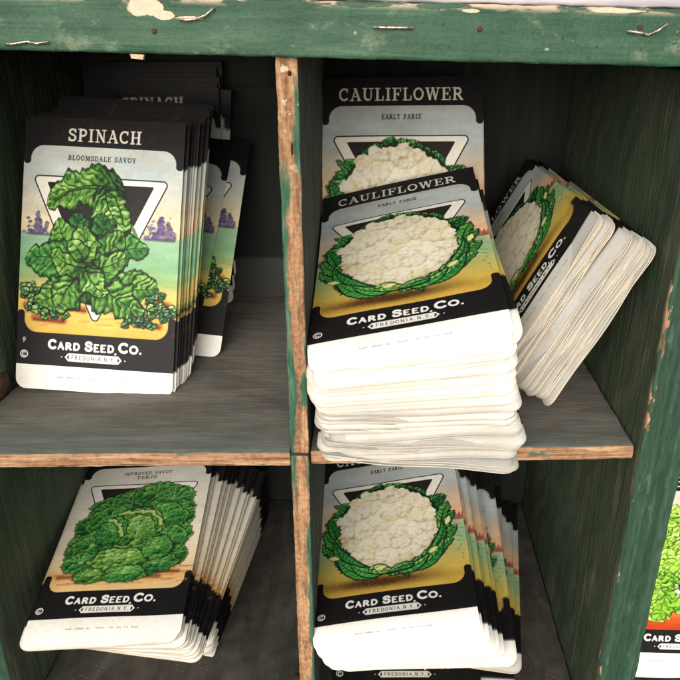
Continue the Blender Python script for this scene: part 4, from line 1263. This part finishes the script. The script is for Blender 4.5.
# --- lower right pigeonhole: cauliflower again
f_sh = Shape(-.36, 1.046, .0006, 6, .0002)
CFB, CFP = hero('seed_packet', L_CA, S_CA, f_sh)
GF = 'cauliflower packets in the lower right pigeonhole'
F0 = dict(l=Vector((.0162, -.0128, -.0959)), x=Vector((.9739, -.0312, .2247)), y=Vector((.0094, .9952, .1230)))
F1 = dict(l=Vector((.0414, .0149, -.1335)), x=Vector((.982, -.19, .0)), y=Vector((.19, .982, .0)))
packet(CFB, F0['l'], F0['x'], F0['y'], 'cauliflower packet on top of the lower right pile, picture in view under the shelf', GF, CFP)
NF = 15
TF = [.02, .05, .08, .12, .17, .34, .38, .44, .62, .66, .72, .86, .90, .97, 1.0]
for k in range(1, NF + 1):
    t = k / NF
    tt = TF[k - 1]
    l = F0['l'].lerp(F1['l'], t); l.x += (F1['l'].x - F0['l'].x) * (tt - t); x = F0['x'].lerp(F1['x'], tt); y = F0['y'].lerp(F1['y'], tt)
    yaw = J(.02) if k > 1 else 0
    x2 = x - y * yaw; y2 = y + x * yaw
    j = Vector((J(.0010), J(.0050), 0)) if k > 1 else Vector((.0010, -.0032, 0))
    if 1 < k < 7: j.y = -.0066 - .0006 * k; j.x = .0015 * k
    lab, g = 'cauliflower packet fanned out right of the lower pile, strip of fir trees showing', 'cauliflower packets fanned out in the lower right pigeonhole'
    if k == 1: lab, g = 'cauliflower packet just under the top of the lower right pile, white flap edge showing', GF
    if k == NF: lab, g = 'cauliflower packet turned furthest right at the bottom of the lower right fan', GF
    packet(CAD[(k - 1) // 2] if k < 8 else CAF[k % 4], l + j, x2, y2, lab, g)
for k in range(8):
    t = (k + 1) / 9
    packet(CAF[k % 4], F1['l'].lerp(Vector((.036, .034, -.1525)), t) + Vector((J(.001), .012 * min(1, t * 3) + J(.001), 0)), Vector((.985, -.17 + .15 * t, 0)), Vector((.17 - .15 * t, .985, 0)),
           'cauliflower packet hidden between the fan and the forward packets of the lower right pile', 'cauliflower packets between fan and forward packets')
packet(CFB if False else CAF[0], Vector((.0440, .0105, -.1585)), Vector((1, .01, 0)), Vector((-.01, 1, 0)), 'cauliflower packet at the very bottom right, white flap beside the black copyright band', GF)
packet(CCB, Vector((.0250, .0050, -.1555)), Vector((1, .012, .006)), Vector((-.012, 1, .0)), 'cauliflower packet at the bottom edge of the picture, only copyright ring and name band showing', GF, CCP)
for k in range(5):
    packet(CAF[k % 4], Vector((.034 + J(.003), .013 + J(.002), -.1612 - .0021 * k)), Vector((1, .01, 0)), Vector((-.01, 1, 0)), 'cauliflower packet lying lowest on the floor of the lower right pigeonhole', 'cauliflower packets lowest on the floor')

# --- next bay on the right: lettuce
g_sh = Shape(0, .05, .0005, 7)
LEB, LEP = hero('seed_packet', L_LE, S_LE, g_sh)
LEL = lite_mesh('seed_packet', L_LE, S_LE, Shape(.02, .1, .0005, 90), 51, 101)
Gx, Gy, Gn = Vector((1, 0, 0)), Vector((0, .1892, .9819)), Vector((0, -.9819, .1892))
G0 = Vector((.1999, .0720, -.2029))
GG = 'lettuce packets in the next bay'
packet(LEB, G0, Gx, Gy, 'bright yellow green lettuce packet beyond the right side board', GG, LEP)
packet(LEL, G0 - Gn * .0018 - Gy * .0075, Gx, Gy, 'lettuce packet behind the bright green one, white flap hanging lower', GG)
for k in range(5):
    packet(LEL, G0 - Gn * (.008 + .006 * k) + Gy * (.003 + .003 * k) - Gy * .009, Gx, Gy, 'lettuce packet standing in the dark behind the bright green one, top edge only', 'lettuce packets showing a top edge')

# ---------------------------------------------------------------- camera
cam = link(bpy.data.objects.new('camera', bpy.data.cameras.new('camera')))
r, u, f = Vector((.9994, .0328, -.0062)), Vector((-.0072, .3937, .9192)), Vector((-.0326, .9187, -.3937))
M = Matrix((r, u, -f)).transposed().to_4x4(); M.translation = Vector((0, -.257, .16183))
cam.matrix_world = M
cam.data.sensor_width = 36; cam.data.lens = 36 * 700 / 680
cam.data.clip_start = .01; cam.data.clip_end = 1000
scene.camera = cam

# ---------------------------------------------------------------- daylight
EL, AZ = math.radians(20), math.radians(-10)      # from in front and above, a little to the left
w = bpy.data.worlds.new('World'); scene.world = w; w.use_nodes = True
nt = w.node_tree; bg = nt.nodes['Background']
sky = nt.nodes.new('ShaderNodeTexSky'); sky.sky_type = 'NISHITA'; sky.sun_disc = False
sky.sun_elevation = EL; sky.sun_rotation = math.pi - AZ; sky.air_density = 1.0; sky.dust_density = 2.5
hs = nt.nodes.new('ShaderNodeHueSaturation'); hs.inputs['Saturation'].default_value = .45
nt.links.new(sky.outputs[0], hs.inputs['Color']); nt.links.new(hs.outputs[0], bg.inputs[0]); bg.inputs[1].default_value = .15
sd = bpy.data.lights.new('sun', 'SUN'); sd.energy = 3.05; sd.angle = math.radians(56); sd.color = (1, .95, .87)
so = link(bpy.data.objects.new('sun', sd))
d = Vector((math.sin(AZ) * math.cos(EL), -math.cos(AZ) * math.cos(EL), math.sin(EL)))
so.rotation_euler = d.to_track_quat('Z', 'Y').to_euler(); so.location = d * 3

scene.view_settings.view_transform = 'Standard'; scene.view_settings.look = 'None'; scene.view_settings.exposure = 0
scene.cycles.max_bounces = 5; scene.cycles.diffuse_bounces = 3; scene.cycles.adaptive_threshold = .02
scene.cycles.use_denoising = True
bpy.context.view_layer.update()
